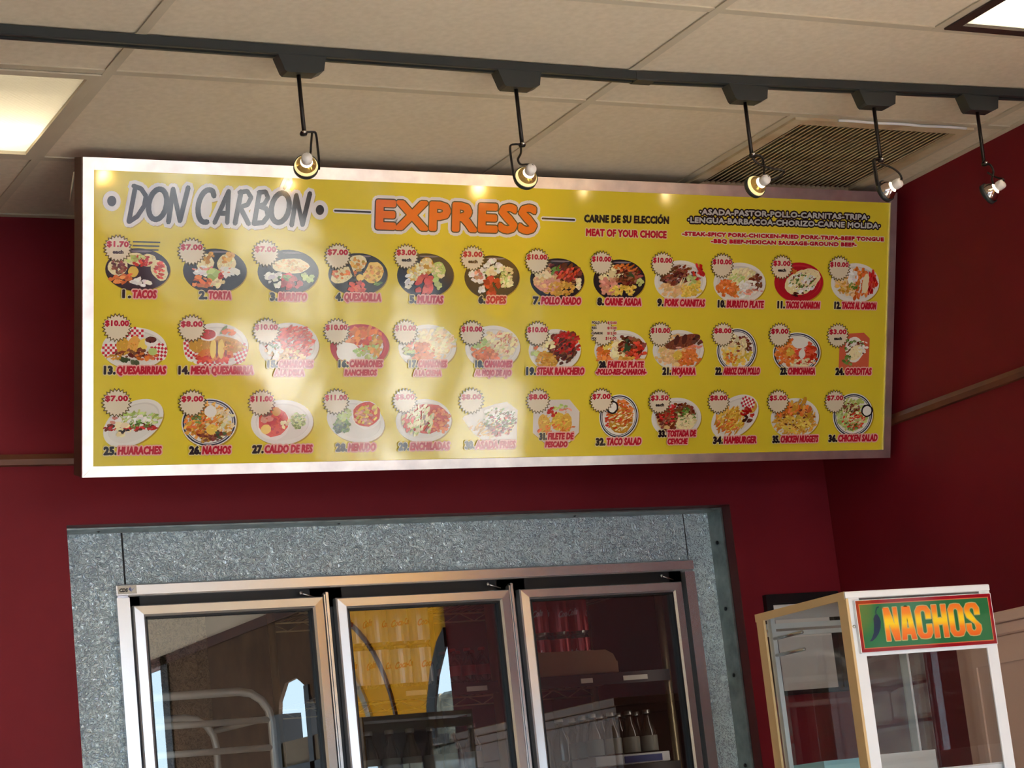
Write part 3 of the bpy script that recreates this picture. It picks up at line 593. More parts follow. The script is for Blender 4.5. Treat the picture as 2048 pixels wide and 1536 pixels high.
# clusters: (colour, jitter, x, y, rx, ry, n, piece size, flatness, angle)  in plate radii
FOOD = {
1: ('black', [('cream', 8, -.62, .12, .3, .42, 1, 1, 1, .3), ('cream', 8, .66, .0, .24, .52, 1, 1, 1, .5), ('cream', 8, -.1, .5, .3, .3, 1, 1, 1, 0), ('cream', 8, .3, .45, .26, .3, 1, 1, 1, 0), ('brn', 30, -.62, .1, .2, .3, 12, .1, .6, 0), ('tom', 30, .66, 0, .14, .36, 12, .09, .6, 0), ('red', 30, .05, .4, .35, .2, 12, .08, .7, 0), ('lgr', 25, -.3, .55, .5, .15, 12, .09, .6, 0), ('yel', 12, -.15, -.1, .16, .26, 1, 1, 1, 0), ('org', 22, -.5, -.45, .32, .18, 9, .14, .5, 0), ('wht', 10, .05, -.58, .26, .14, 7, .12, .6, 0)]),
2: ('black', [('cream', 10, -.32, .35, .28, .42, 1, 1, 1, -.3), ('cream', 10, .36, .35, .3, .42, 1, 1, 1, .3), ('gold', 16, -.2, .6, .16, .2, 4, .1, .8, 0), ('gold', 16, .4, .6, .18, .2, 4, .1, .8, 0), ('wht', 8, -.4, -.02, .2, .14, 5, .16, .6, 0), ('wht', 8, .4, .0, .22, .16, 5, .16, .6, 0), ('pink', 20, 0, .05, .6, .12, 8, .09, .4, 0), ('lgr', 14, -.05, -.12, .14, .26, 3, .16, .8, 0), ('org', 25, -.4, -.5, .3, .2, 9, .14, .5, 0), ('cream', 14, .1, -.52, .22, .16, 6, .13, .5, .5), ('red', 20, .2, -.2, .08, .1, 3, .1, .8, 0)]),
3: ('black', [('cream', 6, .08, .28, .62, .34, 1, 1, 1, 0), ('rice', 10, .1, .28, .5, .24, 18, .07, .6, 0), ('wht', 10, -.42, -.35, .28, .28, 9, .14, .6, 0), ('red', 24, .12, -.42, .26, .28, 9, .15, .7, 0), ('lgr', 12, .62, -.2, .15, .2, 4, .12, .8, 0), ('grn', 18, -.1, -.22, .2, .1, 4, .09, .5, 0)]),
4: ('black', [('cream', 8, -.52, -.05, .42, .34, 1, 1, 1, .4), ('cream', 8, -.02, .55, .32, .36, 1, 1, 1, 0), ('yel', 16, .5, .1, .36, .5, 1, 1, 1, .5), ('org', 25, -.5, 0, .35, .25, 9, .08, .8, 0), ('gold', 20, 0, .5, .25, .3, 9, .08, .8, 0), ('gold', 25, .5, .1, .3, .4, 12, .08, .8, 0), ('blk', 4, -.24, .2, .04, .46, 1, 1, 1, .42), ('blk', 4, .26, .38, .04, .36, 1, 1, 1, -.45), ('yel', 8, .06, -.15, .13, .16, 1, 1, 1, 0), ('tom', 18, 0, -.6, .28, .2, 8, .14, .7, 0), ('grn', 14, .66, -.45, .1, .16, 3, .1, .6, 0)]),
5: ('black', [('yel', 20, -.4, .15, .26, .42, 1, 1, 1, 0), ('gold', 18, .02, .42, .26, .42, 1, 1, 1, 0), ('lgr', 20, .44, .25, .26, .38, 1, 1, 1, 0), ('cream', 16, -.4, .15, .2, .34, 12, .09, .7, 0), ('cream', 16, .02, .4, .2, .34, 12, .09, .7, 0), ('cream', 16, .44, .25, .2, .3, 10, .09, .7, 0), ('wht', 8, -.6, -.3, .12, .3, 4, .12, .6, .6), ('tom', 14, -.02, -.45, .24, .38, 10, .14, 1, 0), ('lgr', 10, .4, -.35, .13, .24, 3, .14, .8, 0)]),
6: ('black', [('wht', 10, -.5, .1, .26, .36, 12, .13, .7, 0), ('wht', 10, 0, .5, .26, .3, 12, .13, .7, 0), ('cream', 16, .5, .02, .22, .42, 14, .13, .6, 0), ('lgr', 20, .5, 0, .16, .4, 9, .08, .5, 1), ('pink', 20, -.5, .1, .12, .18, 4, .1, .8, 0), ('grn', 20, 0, .2, .5, .3, 6, .06, .6, 0), ('cream', 8, 0, .15, .16, .26, 5, .12, .8, 0), ('red', 14, 0, -.42, .22, .36, 9, .14, 1, 0), ('wht', 8, -.4, -.6, .12, .16, 3, .1, .8, 0)]),
7: ('black', [('pink', 10, -.38, -.12, .5, .5, 1, 1, 1, 0), ('rice', 14, -.42, -.05, .4, .34, 20, .09, .7, 0), ('gold', 12, .12, -.45, .42, .3, 22, .08, .7, 0), ('brn', 30, .4, .3, .42, .36, 26, .13, .5, .5), ('tom', 30, .35, .3, .4, .3, 16, .1, .5, .8), ('grn', 18, -.1, .5, .2, .16, 3, .16, .3, .8), ('cream', 8, .74, -.15, .14, .26, 4, .12, .7, 0), ('cream', 8, -.6, .25, .3, .16, 6, .13, .7, 0)]),
8: ('black', [('cream', 12, -.4, .32, .4, .36, 9, .16, .7, 0), ('pink', 12, -.42, -.3, .36, .36, 16, .12, .7, 0), ('yel', 14, .12, -.5, .46, .24, 20, .08, .7, 0), ('brn', 34, .34, .2, .44, .4, 34, .12, .5, .4), ('org', 20, .2, .6, .4, .18, 12, .09, .4, .3), ('dgr', 14, .3, .25, .24, .08, 2, .18, .3, -.3), ('lgr', 10, .78, -.12, .1, .16, 3, .1, .8, 0)]),
9: ('white', [('rice', 12, -.35, -.4, .4, .3, 20, .09, .7, 0), ('yel', 14, .42, -.4, .34, .28, 20, .08, .7, 0), ('brn', 34, -.25, .25, .5, .36, 36, .12, .5, .4), ('dbr', 20, -.3, .2, .45, .3, 14, .08, .5, .4), ('red', 20, .68, .4, .18, .34, 7, .12, .5, -.7), ('lgr', 12, .4, .05, .16, .2, 6, .1, .7, 0), ('cream', 10, .1, -.1, .3, .1, 3, .2, .2, .9)]),
10: ('white', [('cream', 14, 0, .35, .6, .32, 26, .12, .4, .5), ('org', 14, -.48, -.25, .34, .34, 22, .1, .7, 0), ('lgr', 14, 0, .25, .4, .2, 12, .09, .4, .3), ('brn', 24, .6, .1, .22, .36, 14, .1, .6, 0), ('wht', 8, .3, -.2, .28, .36, 14, .12, .5, .4), ('pink', 20, .4, -.4, .4, .14, 8, .09, .5, 0)]),
11: ('red', [('cream', 8, .1, .0, .68, .62, 1, 1, 1, .3), ('cream', 8, .42, .3, .45, .42, 1, 1, 1, 0), ('wht', 10, .12, 0, .5, .44, 26, .1, .6, .6), ('grn', 20, .1, 0, .44, .4, 10, .07, .6, .6), ('brn', 24, .2, .05, .45, .4, 10, .06, .5, .6), ('org', 16, -.35, .55, .26, .14, 6, .12, .6, .3), ('dbr', 20, .0, -.6, .3, .08, 5, .08, .6, 0)]),
12: ('white', [('rice', 16, -.45, 0, .36, .5, 26, .11, .7, 0), ('gold', 18, -.5, -.1, .3, .4, 12, .09, .6, 0), ('wht', 8, -.05, .35, .26, .34, 8, .15, .7, 0), ('org', 22, .25, 0, .2, .6, 14, .12, .6, 1.4), ('cream', 10, .42, .0, .14, .52, 1, 1, 1, -.15), ('red', 26, .7, .1, .16, .52, 18, .12, .5, 1.4), ('grn', 18, -.1, -.1, .2, .2, 5, .07, .7, 0)]),
13: ('white', [('check', 0, -.72, -.1, .3, .4, 1, 1, 1, 0), ('check', 0, .0, .72, .3, .3, 1, 1, 1, 0), ('check', 0, .74, -.15, .26, .5, 1, 1, 1, .7), ('gold', 18, -.35, .1, .2, .44, 1, 1, 1, .2), ('gold', 18, -.02, .15, .2, .46, 1, 1, 1, -.2), ('yel', 18, .24, .1, .14, .4, 1, 1, 1, -.3), ('brn', 26, -.1, -.2, .5, .2, 14, .1, .6, 0), ('org', 26, .35, -.4, .3, .16, 9, .1, .6, .3), ('wht', 4, .5, .3, .2, .22, 1, 1, 1, 0), ('dbr', 8, .5, .42, .18, .15, 1, 1, 1, 0), ('lgr', 8, .56, -.15, .14, .18, 1, 1, 1, 0), ('dgr', 10, -.15, -.62, .26, .1, 3, .16, .6, 0), ('gold', 20, -.6, -.4, .2, .12, 8, .1, .3, .2)]),
14: ('white', [('check', 0, -.8, -.1, .22, .62, 1, 1, 1, .15), ('check', 0, .78, -.35, .2, .5, 1, 1, 1, -.35), ('check', 0, -.1, -.75, .6, .14, 1, 1, 1, 0), ('gold', 10, 0, .0, .86, .42, 1, 1, 1, 0), ('org', 14, 0, -.4, .56, .3, 1, 1, 1, 0), ('tom', 20, -.1, -.55, .5, .2, 16, .1, .6, 0), ('yel', 18, -.1, -.15, .1, .42, 1, 1, 1, 0), ('yel', 18, .15, -.15, .1, .44, 1, 1, 1, 0), ('dbr', 10, .02, -.15, .03, .4, 1, 1, 1, 0), ('brn', 10, .3, -.15, .03, .36, 1, 1, 1, 0), ('gold', 24, .55, -.05, .3, .2, 16, .08, .6, 0), ('wht', 3, -.28, .48, .3, .28, 1, 1, 1, 0), ('red', 6, -.28, .5, .25, .22, 1, 1, 1, 0), ('grn', 14, .22, .7, .16, .07, 1, 1, 1, .9), ('org', 16, .42, .58, .18, .14, 4, .12, .7, 0)]),
15: ('white', [('tom', 26, .25, .2, .5, .6, 56, .12, .45, .4), ('pink', 18, .25, .2, .46, .5, 16, .09, .4, .4), ('rice', 16, 0, -.42, .44, .28, 20, .09, .7, 0), ('wht', 6, -.5, -.25, .22, .3, 5, .14, .8, 0), ('grn', 12, -.52, -.02, .2, .08, 3, .1, .4, .2), ('org', 14, -.5, .25, .2, .12, 5, .1, .7, 0)]),
16: ('red', [('wht', 6, .02, .0, .78, .84, 1, 1, 1, 0), ('org', 20, .1, .42, .55, .42, 34, .14, .7, .4), ('tom', 20, .2, .15, .4, .3, 14, .12, .6, .4), ('wht', 6, -.4, -.25, .4, .42, 1, 1, 1, 0), ('lgr', 14, .3, -.25, .42, .3, 14, .11, .6, .3), ('gold', 16, .55, .0, .22, .44, 14, .11, .6, 1)]),
17: ('white', [('cream', 12, .35, .25, .5, .52, 34, .13, .6, .3), ('rice', 10, .5, .1, .4, .5, 12, .08, .5, .6), ('org', 14, -.1, -.25, .3, .38, 26, .09, .7, 0), ('tom', 12, -.62, .3, .15, .22, 1, 1, 1, 0), ('pink', 10, -.62, .35, .08, .12, 1, 1, 1, 0), ('lgr', 10, -.6, -.12, .17, .18, 3, .12, .7, 0), ('dgr', 6, -.62, -.34, .16, .06, 2, .12, .4, 0)]),
18: ('white', [('cream', 12, .3, .2, .52, .46, 34, .12, .6, .3), ('pink', 26, .35, .2, .5, .42, 16, .08, .4, .8), ('org', 18, -.3, -.3, .42, .3, 26, .09, .7, 0), ('tom', 16, -.55, .35, .13, .18, 1, 1, 1, 0), ('lgr', 14, -.4, .15, .3, .2, 9, .1, .6, 0)]),
19: ('white', [('brn', 24, .36, .25, .52, .6, 40, .14, .7, .3), ('red', 14, .4, .3, .48, .52, 26, .12, .6, .4), ('dbr', 14, .3, .0, .45, .5, 20, .1, .5, .5), ('gold', 14, -.35, -.45, .36, .3, 26, .09, .7, 0), ('cream', 10, -.3, .3, .2, .3, 9, .12, .6, .8), ('org', 10, -.68, .3, .1, .18, 2, .12, .8, 0), ('lgr', 8, -.72, -.2, .12, .16, 2, .12, .8, 0)]),
20: ('white', [('org', 22, -.6, -.2, .25, .4, 14, .13, .7, 0), ('cream', 14, -.1, -.05, .4, .45, 20, .13, .7, 0), ('yel', 14, -.5, .3, .14, .2, 3, .14, .8, 0), ('brn', 26, .4, .1, .45, .46, 30, .12, .6, 0), ('tom', 24, .5, .0, .4, .4, 14, .1, .6, 0), ('dgr', 10, .2, .3, .1, .3, 3, .14, .6, 1.2), ('gold', 16, .3, -.5, .5, .18, 14, .1, .6, 0)]),
21: ('white', [('rice', 12, -.42, -.3, .42, .34, 22, .09, .7, 0), ('org', 14, .42, -.45, .38, .28, 28, .08, .7, 0), ('brn', 14, .15, .42, .7, .3, 1, 1, 1, .25), ('dbr', 12, -.1, .5, .1, .26, 1, 1, 1, -.3), ('dbr', 12, .2, .55, .1, .26, 1, 1, 1, -.3), ('pink', 20, .3, .16, .5, .07, 4, .14, .3, .1), ('dbr', 14, .68, .5, .16, .2, 4, .12, .7, 0), ('yel', 8, -.05, -.25, .18, .22, 1, 1, 1, 0)]),
22: ('stripe', [('cream', 12, -.15, .12, .4, .5, 26, .14, .7, 1), ('yel', 12, -.1, -.25, .5, .4, 20, .12, .7, 0), ('brn', 20, .2, .3, .5, .3, 9, .1, .5, 0), ('org', 20, -.3, -.35, .25, .22, 9, .09, .6, 0), ('cream', 8, .3, .1, .1, .5, 5, .16, .6, 1.4)]),
23: ('stripe', [('org', 20, -.45, .0, .4, .5, 30, .12, .6, 0), ('tom', 20, .4, -.1, .45, .5, 26, .12, .6, 0), ('wht', 4, .1, .5, .34, .28, 1, 1, 1, 0), ('wht', 4, .2, -.05, .14, .22, 1, 1, 1, 0), ('yel', 12, -.3, .1, .14, .18, 4, .12, .8, 0), ('cream', 12, .2, -.5, .5, .2, 12, .09, .6, 0)]),
24: ('rectp', [('wht', 8, .0, .1, .6, .7, 1, 1, 1, 0), ('grn', 24, -.1, .35, .6, .3, 12, .14, .5, .4), ('brn', 20, .1, .1, .6, .4, 12, .14, .5, .6), ('cream', 8, .1, -.05, .5, .34, 1, 1, 1, .7), ('grn', 20, -.4, -.5, .3, .24, 9, .13, .6, 0), ('wht', 8, .5, .3, .3, .3, 5, .16, .6, 0)]),
25: ('oval', [('brn', 20, -.1, -.15, .72, .2, 20, .12, .5, .45), ('red', 16, -.1, -.22, .72, .12, 12, .09, .5, .45), ('lgr', 22, .15, .2, .6, .26, 34, .11, .4, .6), ('wht', 8, .1, .1, .5, .2, 14, .1, .5, .5), ('grn', 26, .1, -.05, .4, .14, 9, .08, .5, .6), ('wht', 4, -.55, .15, .18, .22, 1, 1, 1, 0), ('pink', 10, -.55, .15, .12, .14, 2, .1, .6, 0), ('cream', 8, -.35, -.25, .2, .24, 5, .14, .7, 0), ('blk', 12, -.3, -.35, .16, .08, 4, .06, .7, 0)]),
26: ('stripe', [('gold', 26, 0, 0, .78, .72, 46, .14, .5, .8), ('org', 24, -.2, .0, .6, .5, 22, .12, .5, .5), ('cream', 12, .4, .0, .5, .5, 18, .12, .5, .4), ('grn', 18, -.4, .2, .3, .2, 6, .09, .6, 0), ('brn', 18, .1, -.55, .45, .2, 12, .1, .6, 0), ('wht', 4, .02, .48, .22, .24, 1, 1, 1, 0), ('yel', 8, .08, -.28, .2, .22, 1, 1, 1, 0), ('dgr', 10, .4, -.5, .14, .12, 3, .1, .6, 0)]),
27: ('oval', [('wht', 4, -.28, -.05, .52, .74, 1, 1, 1, 0), ('tom', 6, -.28, .02, .48, .66, 1, 1, 1, 0), ('red', 14, -.25, .0, .36, .5, 9, .12, .7, 0), ('yel', 8, -.52, -.3, .16, .22, 1, 1, 1, 0), ('gold', 10, -.2, .48, .14, .2, 1, 1, 1, 0), ('pink', 12, -.5, .15, .18, .12, 3, .14, .6, 0), ('cream', 12, .08, -.05, .16, .18, 4, .11, .7, 0), ('brn', 10, -.45, .34, .14, .1, 2, .12, .6, 0), ('lgr', 22, .52, .1, .2, .3, 26, .09, .6, 0), ('grn', 20, .5, .0, .18, .26, 10, .07, .6, 0)]),
28: ('oval', [('wht', 4, .36, .25, .5, .62, 1, 1, 1, 0), ('tom', 8, .36, .3, .46, .56, 1, 1, 1, 0), ('yel', 18, .36, .3, .34, .38, 14, .12, .6, .5), ('pink', 18, .3, .25, .34, .4, 10, .1, .6, 0), ('grn', 24, -.48, -.2, .24, .3, 26, .1, .7, 0), ('dgr', 16, -.5, -.3, .2, .22, 10, .07, .7, 0), ('lgr', 14, -.4, .3, .2, .24, 12, .1, .6, 0)]),
29: ('oval', [('tom', 10, .1, .1, .8, .68, 1, 1, 1, 0), ('org', 14, .55, .0, .34, .5, 26, .09, .7, 0), ('cream', 12, -.2, .05, .5, .62, 46, .13, .5, 1.2), ('lgr', 16, -.1, -.1, .45, .5, 16, .09, .4, .8), ('brn', 16, .05, -.1, .06, .5, 3, .12, .5, 1.4), ('tom', 14, -.6, .1, .16, .5, 8, .1, .6, 1.2)]),
30: ('sweep', [('cream', 12, .2, -.1, .6, .55, 36, .13, .35, .6), ('gold', 16, -.2, -.3, .5, .3, 20, .12, .3, .6), ('brn', 24, .4, .0, .5, .5, 30, .11, .5, .6), ('wht', 8, .3, .3, .55, .4, 26, .11, .5, .3), ('grn', 26, .35, .2, .55, .5, 18, .08, .4, .5), ('red', 20, .4, -.1, .5, .5, 14, .08, .5, .5)]),
31: ('octa', [('gold', 16, -.5, -.15, .26, .5, 1, 1, 1, .3), ('yel', 16, .1, .0, .3, .42, 1, 1, 1, -.1), ('gold', 16, .42, -.1, .26, .48, 1, 1, 1, -.1), ('org', 16, 0, -.35, .7, .3, 20, .12, .4, .5), ('yel', 16, 0, .1, .6, .3, 16, .1, .4, .3), ('red', 14, -.2, .48, .16, .18, 4, .12, .8, 0), ('lgr', 14, .1, .65, .3, .12, 6, .1, .5, 0), ('pink', 14, .3, .5, .3, .1, 3, .12, .4, .2)]),
32: ('stripe', [('gold', 16, .1, -.15, .62, .62, 1, 1, 1, 0), ('org', 22, .1, .2, .55, .5, 34, .13, .35, -.3), ('tom', 20, .05, -.1, .5, .5, 18, .1, .5, .3), ('cream', 14, .1, -.1, .5, .5, 18, .12, .35, .4), ('blk', 4, -.38, .42, .31, .31, 1, 1, 1, 0), ('wht', 3, -.38, .42, .22, .23, 1, 1, 1, 0)]),
33: ('white', [('rice', 10, -.4, -.05, .4, .5, 1, 1, 1, 0), ('cream', 10, .35, -.1, .42, .5, 1, 1, 1, 0), ('brn', 28, -.4, .0, .36, .44, 34, .11, .6, .3), ('red', 22, -.35, .1, .34, .4, 14, .08, .6, 0), ('brn', 28, .3, .3, .36, .3, 26, .1, .6, .3), ('grn', 20, .3, .1, .4, .4, 14, .08, .6, 0), ('cream', 12, .4, -.2, .34, .3, 14, .09, .6, 0)]),
34: ('oval', [('gold', 20, -.2, -.2, .52, .56, 60, .16, .28, 1.2), ('yel', 16, -.15, -.1, .5, .5, 26, .15, .25, .7), ('org', 14, -.3, -.4, .4, .3, 12, .12, .3, 0), ('gold', 10, .6, .5, .26, .34, 1, 1, 1, -.4), ('check', 0, .48, .66, .3, .28, 1, 1, 1, -.3), ('red', 14, .5, .2, .26, .16, 4, .14, .5, -.3), ('dbr', 10, .5, -.1, .18, .12, 3, .12, .6, 0)]),
35: ('white', [('gold', 18, .0, -.15, .78, .6, 70, .16, .3, .6), ('yel', 16, -.05, -.3, .6, .4, 34, .14, .28, -.5), ('org', 18, -.1, .45, .7, .28, 16, .16, .6, 1.2), ('gold', 12, .1, .65, .3, .24, 5, .2, .5, 1.4), ('brn', 16, .0, .0, .7, .5, 9, .08, .5, 0)]),
36: ('stripe', [('lgr', 16, -.05, .05, .68, .66, 40, .14, .5, .5), ('brn', 26, -.1, .3, .36, .26, 20, .1, .5, .5), ('tom', 22, .0, -.25, .5, .36, 24, .1, .5, .3), ('cream', 12, .0, 0, .5, .5, 14, .09, .5, .5), ('grn', 20, -.1, -.5, .4, .16, 8, .1, .4, .2), ('blk', 4, .66, .2, .3, .29, 1, 1, 1, 0), ('wht', 3, .66, .2, .22, .22, 1, 1, 1, 0)])}
def jit(c, j, rnd):
    d = rnd.uniform(-j, j); return S(*[max(8, min(250, x+d+rnd.uniform(-j*.4, j*.4))) for x in c])
for (num, pl_, bu, caps) in DISH:
    rnd = random.Random(num*13+5); cx, cy, rx, ry = pl_; kind, cl = FOOD[num]
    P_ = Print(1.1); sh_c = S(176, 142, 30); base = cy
    if kind == 'black':
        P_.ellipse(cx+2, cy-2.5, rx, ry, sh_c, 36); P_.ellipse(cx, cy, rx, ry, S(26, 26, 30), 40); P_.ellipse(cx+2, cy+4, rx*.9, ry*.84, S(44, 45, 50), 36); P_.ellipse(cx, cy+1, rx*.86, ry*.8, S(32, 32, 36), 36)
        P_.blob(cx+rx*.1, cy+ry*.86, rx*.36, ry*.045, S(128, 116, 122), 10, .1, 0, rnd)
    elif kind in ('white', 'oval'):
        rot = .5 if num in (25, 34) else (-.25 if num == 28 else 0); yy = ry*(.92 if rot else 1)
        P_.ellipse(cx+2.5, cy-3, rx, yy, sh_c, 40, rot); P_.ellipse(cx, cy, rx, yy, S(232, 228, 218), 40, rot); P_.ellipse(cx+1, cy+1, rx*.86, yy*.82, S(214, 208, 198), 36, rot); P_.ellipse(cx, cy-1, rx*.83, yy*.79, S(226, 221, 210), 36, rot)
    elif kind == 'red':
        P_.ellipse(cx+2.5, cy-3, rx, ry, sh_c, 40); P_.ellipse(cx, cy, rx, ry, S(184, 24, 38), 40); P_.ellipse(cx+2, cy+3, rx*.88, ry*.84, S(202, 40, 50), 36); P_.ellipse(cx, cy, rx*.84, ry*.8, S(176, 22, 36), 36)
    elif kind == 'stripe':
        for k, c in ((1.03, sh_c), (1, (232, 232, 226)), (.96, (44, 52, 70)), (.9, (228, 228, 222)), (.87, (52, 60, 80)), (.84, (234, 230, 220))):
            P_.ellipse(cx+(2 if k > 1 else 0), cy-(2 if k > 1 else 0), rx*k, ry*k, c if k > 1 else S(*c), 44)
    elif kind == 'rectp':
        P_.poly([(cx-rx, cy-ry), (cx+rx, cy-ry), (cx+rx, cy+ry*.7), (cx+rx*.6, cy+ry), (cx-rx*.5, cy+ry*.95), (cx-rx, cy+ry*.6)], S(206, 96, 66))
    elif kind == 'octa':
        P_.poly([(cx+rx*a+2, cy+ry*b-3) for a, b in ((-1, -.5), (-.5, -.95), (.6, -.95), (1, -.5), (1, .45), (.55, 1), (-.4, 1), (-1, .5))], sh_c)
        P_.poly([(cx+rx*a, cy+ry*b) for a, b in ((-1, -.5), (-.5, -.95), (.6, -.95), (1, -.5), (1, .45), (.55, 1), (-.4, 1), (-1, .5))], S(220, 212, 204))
    elif kind == 'sweep':
        P_.poly([(cx+rx*a, cy+ry*b) for a, b in ((-1, .2), (-.95, .32), (-.3, .7), (.2, .9), (.6, 1), (1, .6), (1, -1), (-.1, -1), (-.6, -.5))], S(226, 218, 206))
    if kind in ('white', 'stripe') and num not in (13, 14) or num in (7, 8):   # the photographed food covers the plate
        ms = [c for c in cl if c[6] > 8]; R0 = .74 if kind != 'stripe' else .72
        for q in range(150 if ms else 0):
            t = rnd.uniform(0, 2*PI); r = math.sqrt(rnd.random())*R0; x, y = r*math.cos(t), r*math.sin(t)
            c = min(ms, key=lambda c: ((x-c[2])/c[4])**2+((y-c[3])/c[5])**2+rnd.uniform(0, .5)); k = rnd.uniform(.06, .11)
            P_.blob(cx+x*rx, cy+y*ry, k*rx, k*rx*max(.5, c[8]), jit(K[c[0]], c[1]+12, rnd), 7, .3, c[9]+rnd.uniform(-.6, .6), rnd)
    for (cn, j, x, y, ax_, ay_, n_, sz, fl, ang) in cl:
        X, Y, AX, AY = cx+x*rx, cy+y*ry, ax_*rx, ay_*ry
        if cn == 'check':
            P_.blob(X, Y, AX, AY, S(*K['wht']), 12, .05, ang, rnd); P_.lift(); q = 6.4
            for a in range(-int(AX/q)-1, int(AX/q)+2):
                for b_ in range(-int(AY/q)-1, int(AY/q)+2):
                    if (a+b_) % 2 == 0 and (a*q/AX)**2+(b_*q/AY)**2 < .86:
                        ca, sa = math.cos(ang), math.sin(ang)
                        pts = [((a+da)*q, (b_+db)*q) for da, db in ((-.5, -.5), (.5, -.5), (.5, .5), (-.5, .5))]
                        P_.poly([(X+u*ca-v_*sa, Y+u*sa+v_*ca) for u, v_ in pts], S(*K['pap']), False)
            continue
        if n_ == 1:
            P_.blob(X, Y, AX, AY, jit(K[cn], j, rnd), 18, .05, ang, rnd)
            if AX > 14 and cn not in ('blk',):   # grain of the photographed food
                for q in range(int(AX*AY/16)):
                    t = rnd.uniform(0, 2*PI); r = math.sqrt(rnd.random())*.86; u, v_ = AX*r*math.cos(t), AY*r*math.sin(t)
                    if K[cn] in (K['wht'],): break
                    P_.blob(X+u*math.cos(ang)-v_*math.sin(ang), Y+u*math.sin(ang)+v_*math.cos(ang), rnd.uniform(1.4, 3.6), rnd.uniform(1, 2.2), jit(K[cn], 30, rnd), 6, .3, rnd.uniform(0, 3), rnd)
            continue
        n_ = int(n_*2.3); sz *= .76; j += 10; AX *= 1.12; AY *= 1.12
        for q in range(n_):
            t = rnd.uniform(0, 2*PI); r = math.sqrt(rnd.random())
            k = sz*rnd.uniform(.6, 1.25)
            P_.blob(X+AX*r*math.cos(t), Y+AY*r*math.sin(t), k*rx, k*rx*fl, jit(K[cn], j, rnd), 7, .32, ang+rnd.uniform(-.6, .6), rnd)
    pic = P_.build('dish_picture', M['print'], sign)
    # price burst
    bxx, byy, br = bu; P2 = Print(P_.w+.05)
    for k, c in ((1.12, S(96, 78, 30)), (1, S(226, 212, 184))):
        pts = []
        for i in range(44): t = 2*PI*i/44; r = br*k*(.98 if i % 2 == 0 else .8); pts.append((bxx+r*math.cos(t)*1.02, byy-3+r*math.sin(t)*.95))
        P2.poly(pts, c)
    pr = '$'+PRICE.get(num, '10.00'); red_ = S(184, 28, 50); wd = br*(.84 if len(pr) > 5 else .78)
    if num == 20:
        for q, (a, b_) in enumerate((('POLLO', '$10.00'), ('RES', '$10.00'), ('CAMARON', '$12.00'), ('MIX', '$14.00'))):
            yv = byy+24-q*14.5; P2.text(a, bxx-36, bxx-36+len(a)*4.6, yv, 6.5, S(40, 32, 30), .5, ((2, S(226, 212, 184)),)); P2.text(b_, bxx+12-(5 if q == 3 else 0), bxx+40, yv, 6.5 if q < 3 else 8, red_, .5, ((2, S(226, 212, 184)),))
    else:
        P2.text(pr, bxx-wd, bxx+wd, byy+2, 13, red_, 1.3, ((2.6, S(232, 214, 190)),))
        if num in EACH: P2.text('each', bxx-12, bxx+14, byy-15, 8, S(50, 40, 36), 1.0)
    if num == 1:
        for q in range(3): P2.rect(118, 581-q*9.5, 118+70-q*2, 584.5-q*9.5, S(50, 52, 44)); 
    P2.build('price_burst', M['print'], pic)
    P3 = Print(P2.w+.05); hh = 18 if num > 1 else 19
    for ci, (t, u0, u1, vb) in enumerate(caps):
        h2 = 17 if len(caps) > 1 else 19
        if t[0].isdigit():
            a, b_ = t.split(' ', 1); fr = (len(a)+.6)/(len(t)+.6)*1.02; um = u0+(u1-u0)*fr*.86
            P3.text(a, u0, um-3, vb, h2, S(26, 26, 30), 2.1, ((4.4, S(222, 206, 150)),)); P3.text(b_, um+2, u1, vb, h2, RD, 1.5, ((4.8, S(232, 172, 160)),), shear=.08)
        else: P3.text(t, u0, u1, vb, h2-2, RD, 1.4, ((4.6, S(232, 172, 160)),), shear=.08)
    P3.build('caption', M['print'], pic)
# brackets that hold the sign
for x in (.35, 1.25, 2.1):
    mb = MB(); mb.box(x-.015, x+.015, .066, .07, .1, .7); mb.build('bracket', M['rod'], sign)
mb = MB()
for x in (.35, 1.25, 2.1): 
    mb.tube([(x, .07, .18), (x, .355+.0, .075)], .008, 8)
mb.build('stand_off', M['rod'], sign)
# thin hanger at the sign's back left corner
MB().tube([(-.010, .072, .75), (-.006, .12, .68)], .0028, 8).build('hanger', M['tbar'], sign)

# ------------------------------------------------------------------ reach-in cooler front
GY = 1.215
cool = empty('glass_door_cooler', (1.2, 1.215, 0), 'three-door glass cooler set into the red wall, steel trim around it', 'cooler')
def cb(name, m, *a, par=None, ch=0):
    p = par or cool; x0, x1, y0, y1, z0, z1 = a; 
    L = cool.location; return MB().box(x0-L.x, x1-L.x, y0-L.y, y1-L.y, z0, z1, ch).build(name, m, p)
cb('cladding_panel', M['galv'], .06, .333, GY, GY+.02, .02, 2.469)
cb('cladding_panel', M['galv'], .339, 2.094, GY+.001, GY+.021, 2.30, 2.469)
cb('cladding_panel', M['galv'], 2.098, 2.186, GY, GY+.02, .02, 2.469)
cb('seam', M['gasket'], .333, .339, GY+.003, GY+.02, .02, 2.469); cb('seam', M['gasket'], 2.094, 2.098, GY+.003, GY+.02, 2.3, 2.469)
cb('side_flange', M['flange'], 2.182, 2.188, YB+.046, GY, .02, 2.466); cb('side_flange', M['flange'], .154, .158, YB+.046, GY, .02, 2.466)
cb('top_flange', M['flange'], .158, 2.182, YB+.046, GY, 2.462, 2.466)
for z in (2.365, 2.163, 1.963, 1.695, 1.45, 1.2): 
    MB().lathe([(0, 0), (.006, .0005), (.006, .003), (0, .004)], 8, Matrix.Translation((.982, -.038, z)) @ Matrix.Rotation(-PI/2, 4, 'Y')).build('screw', M['blackm'], cool)
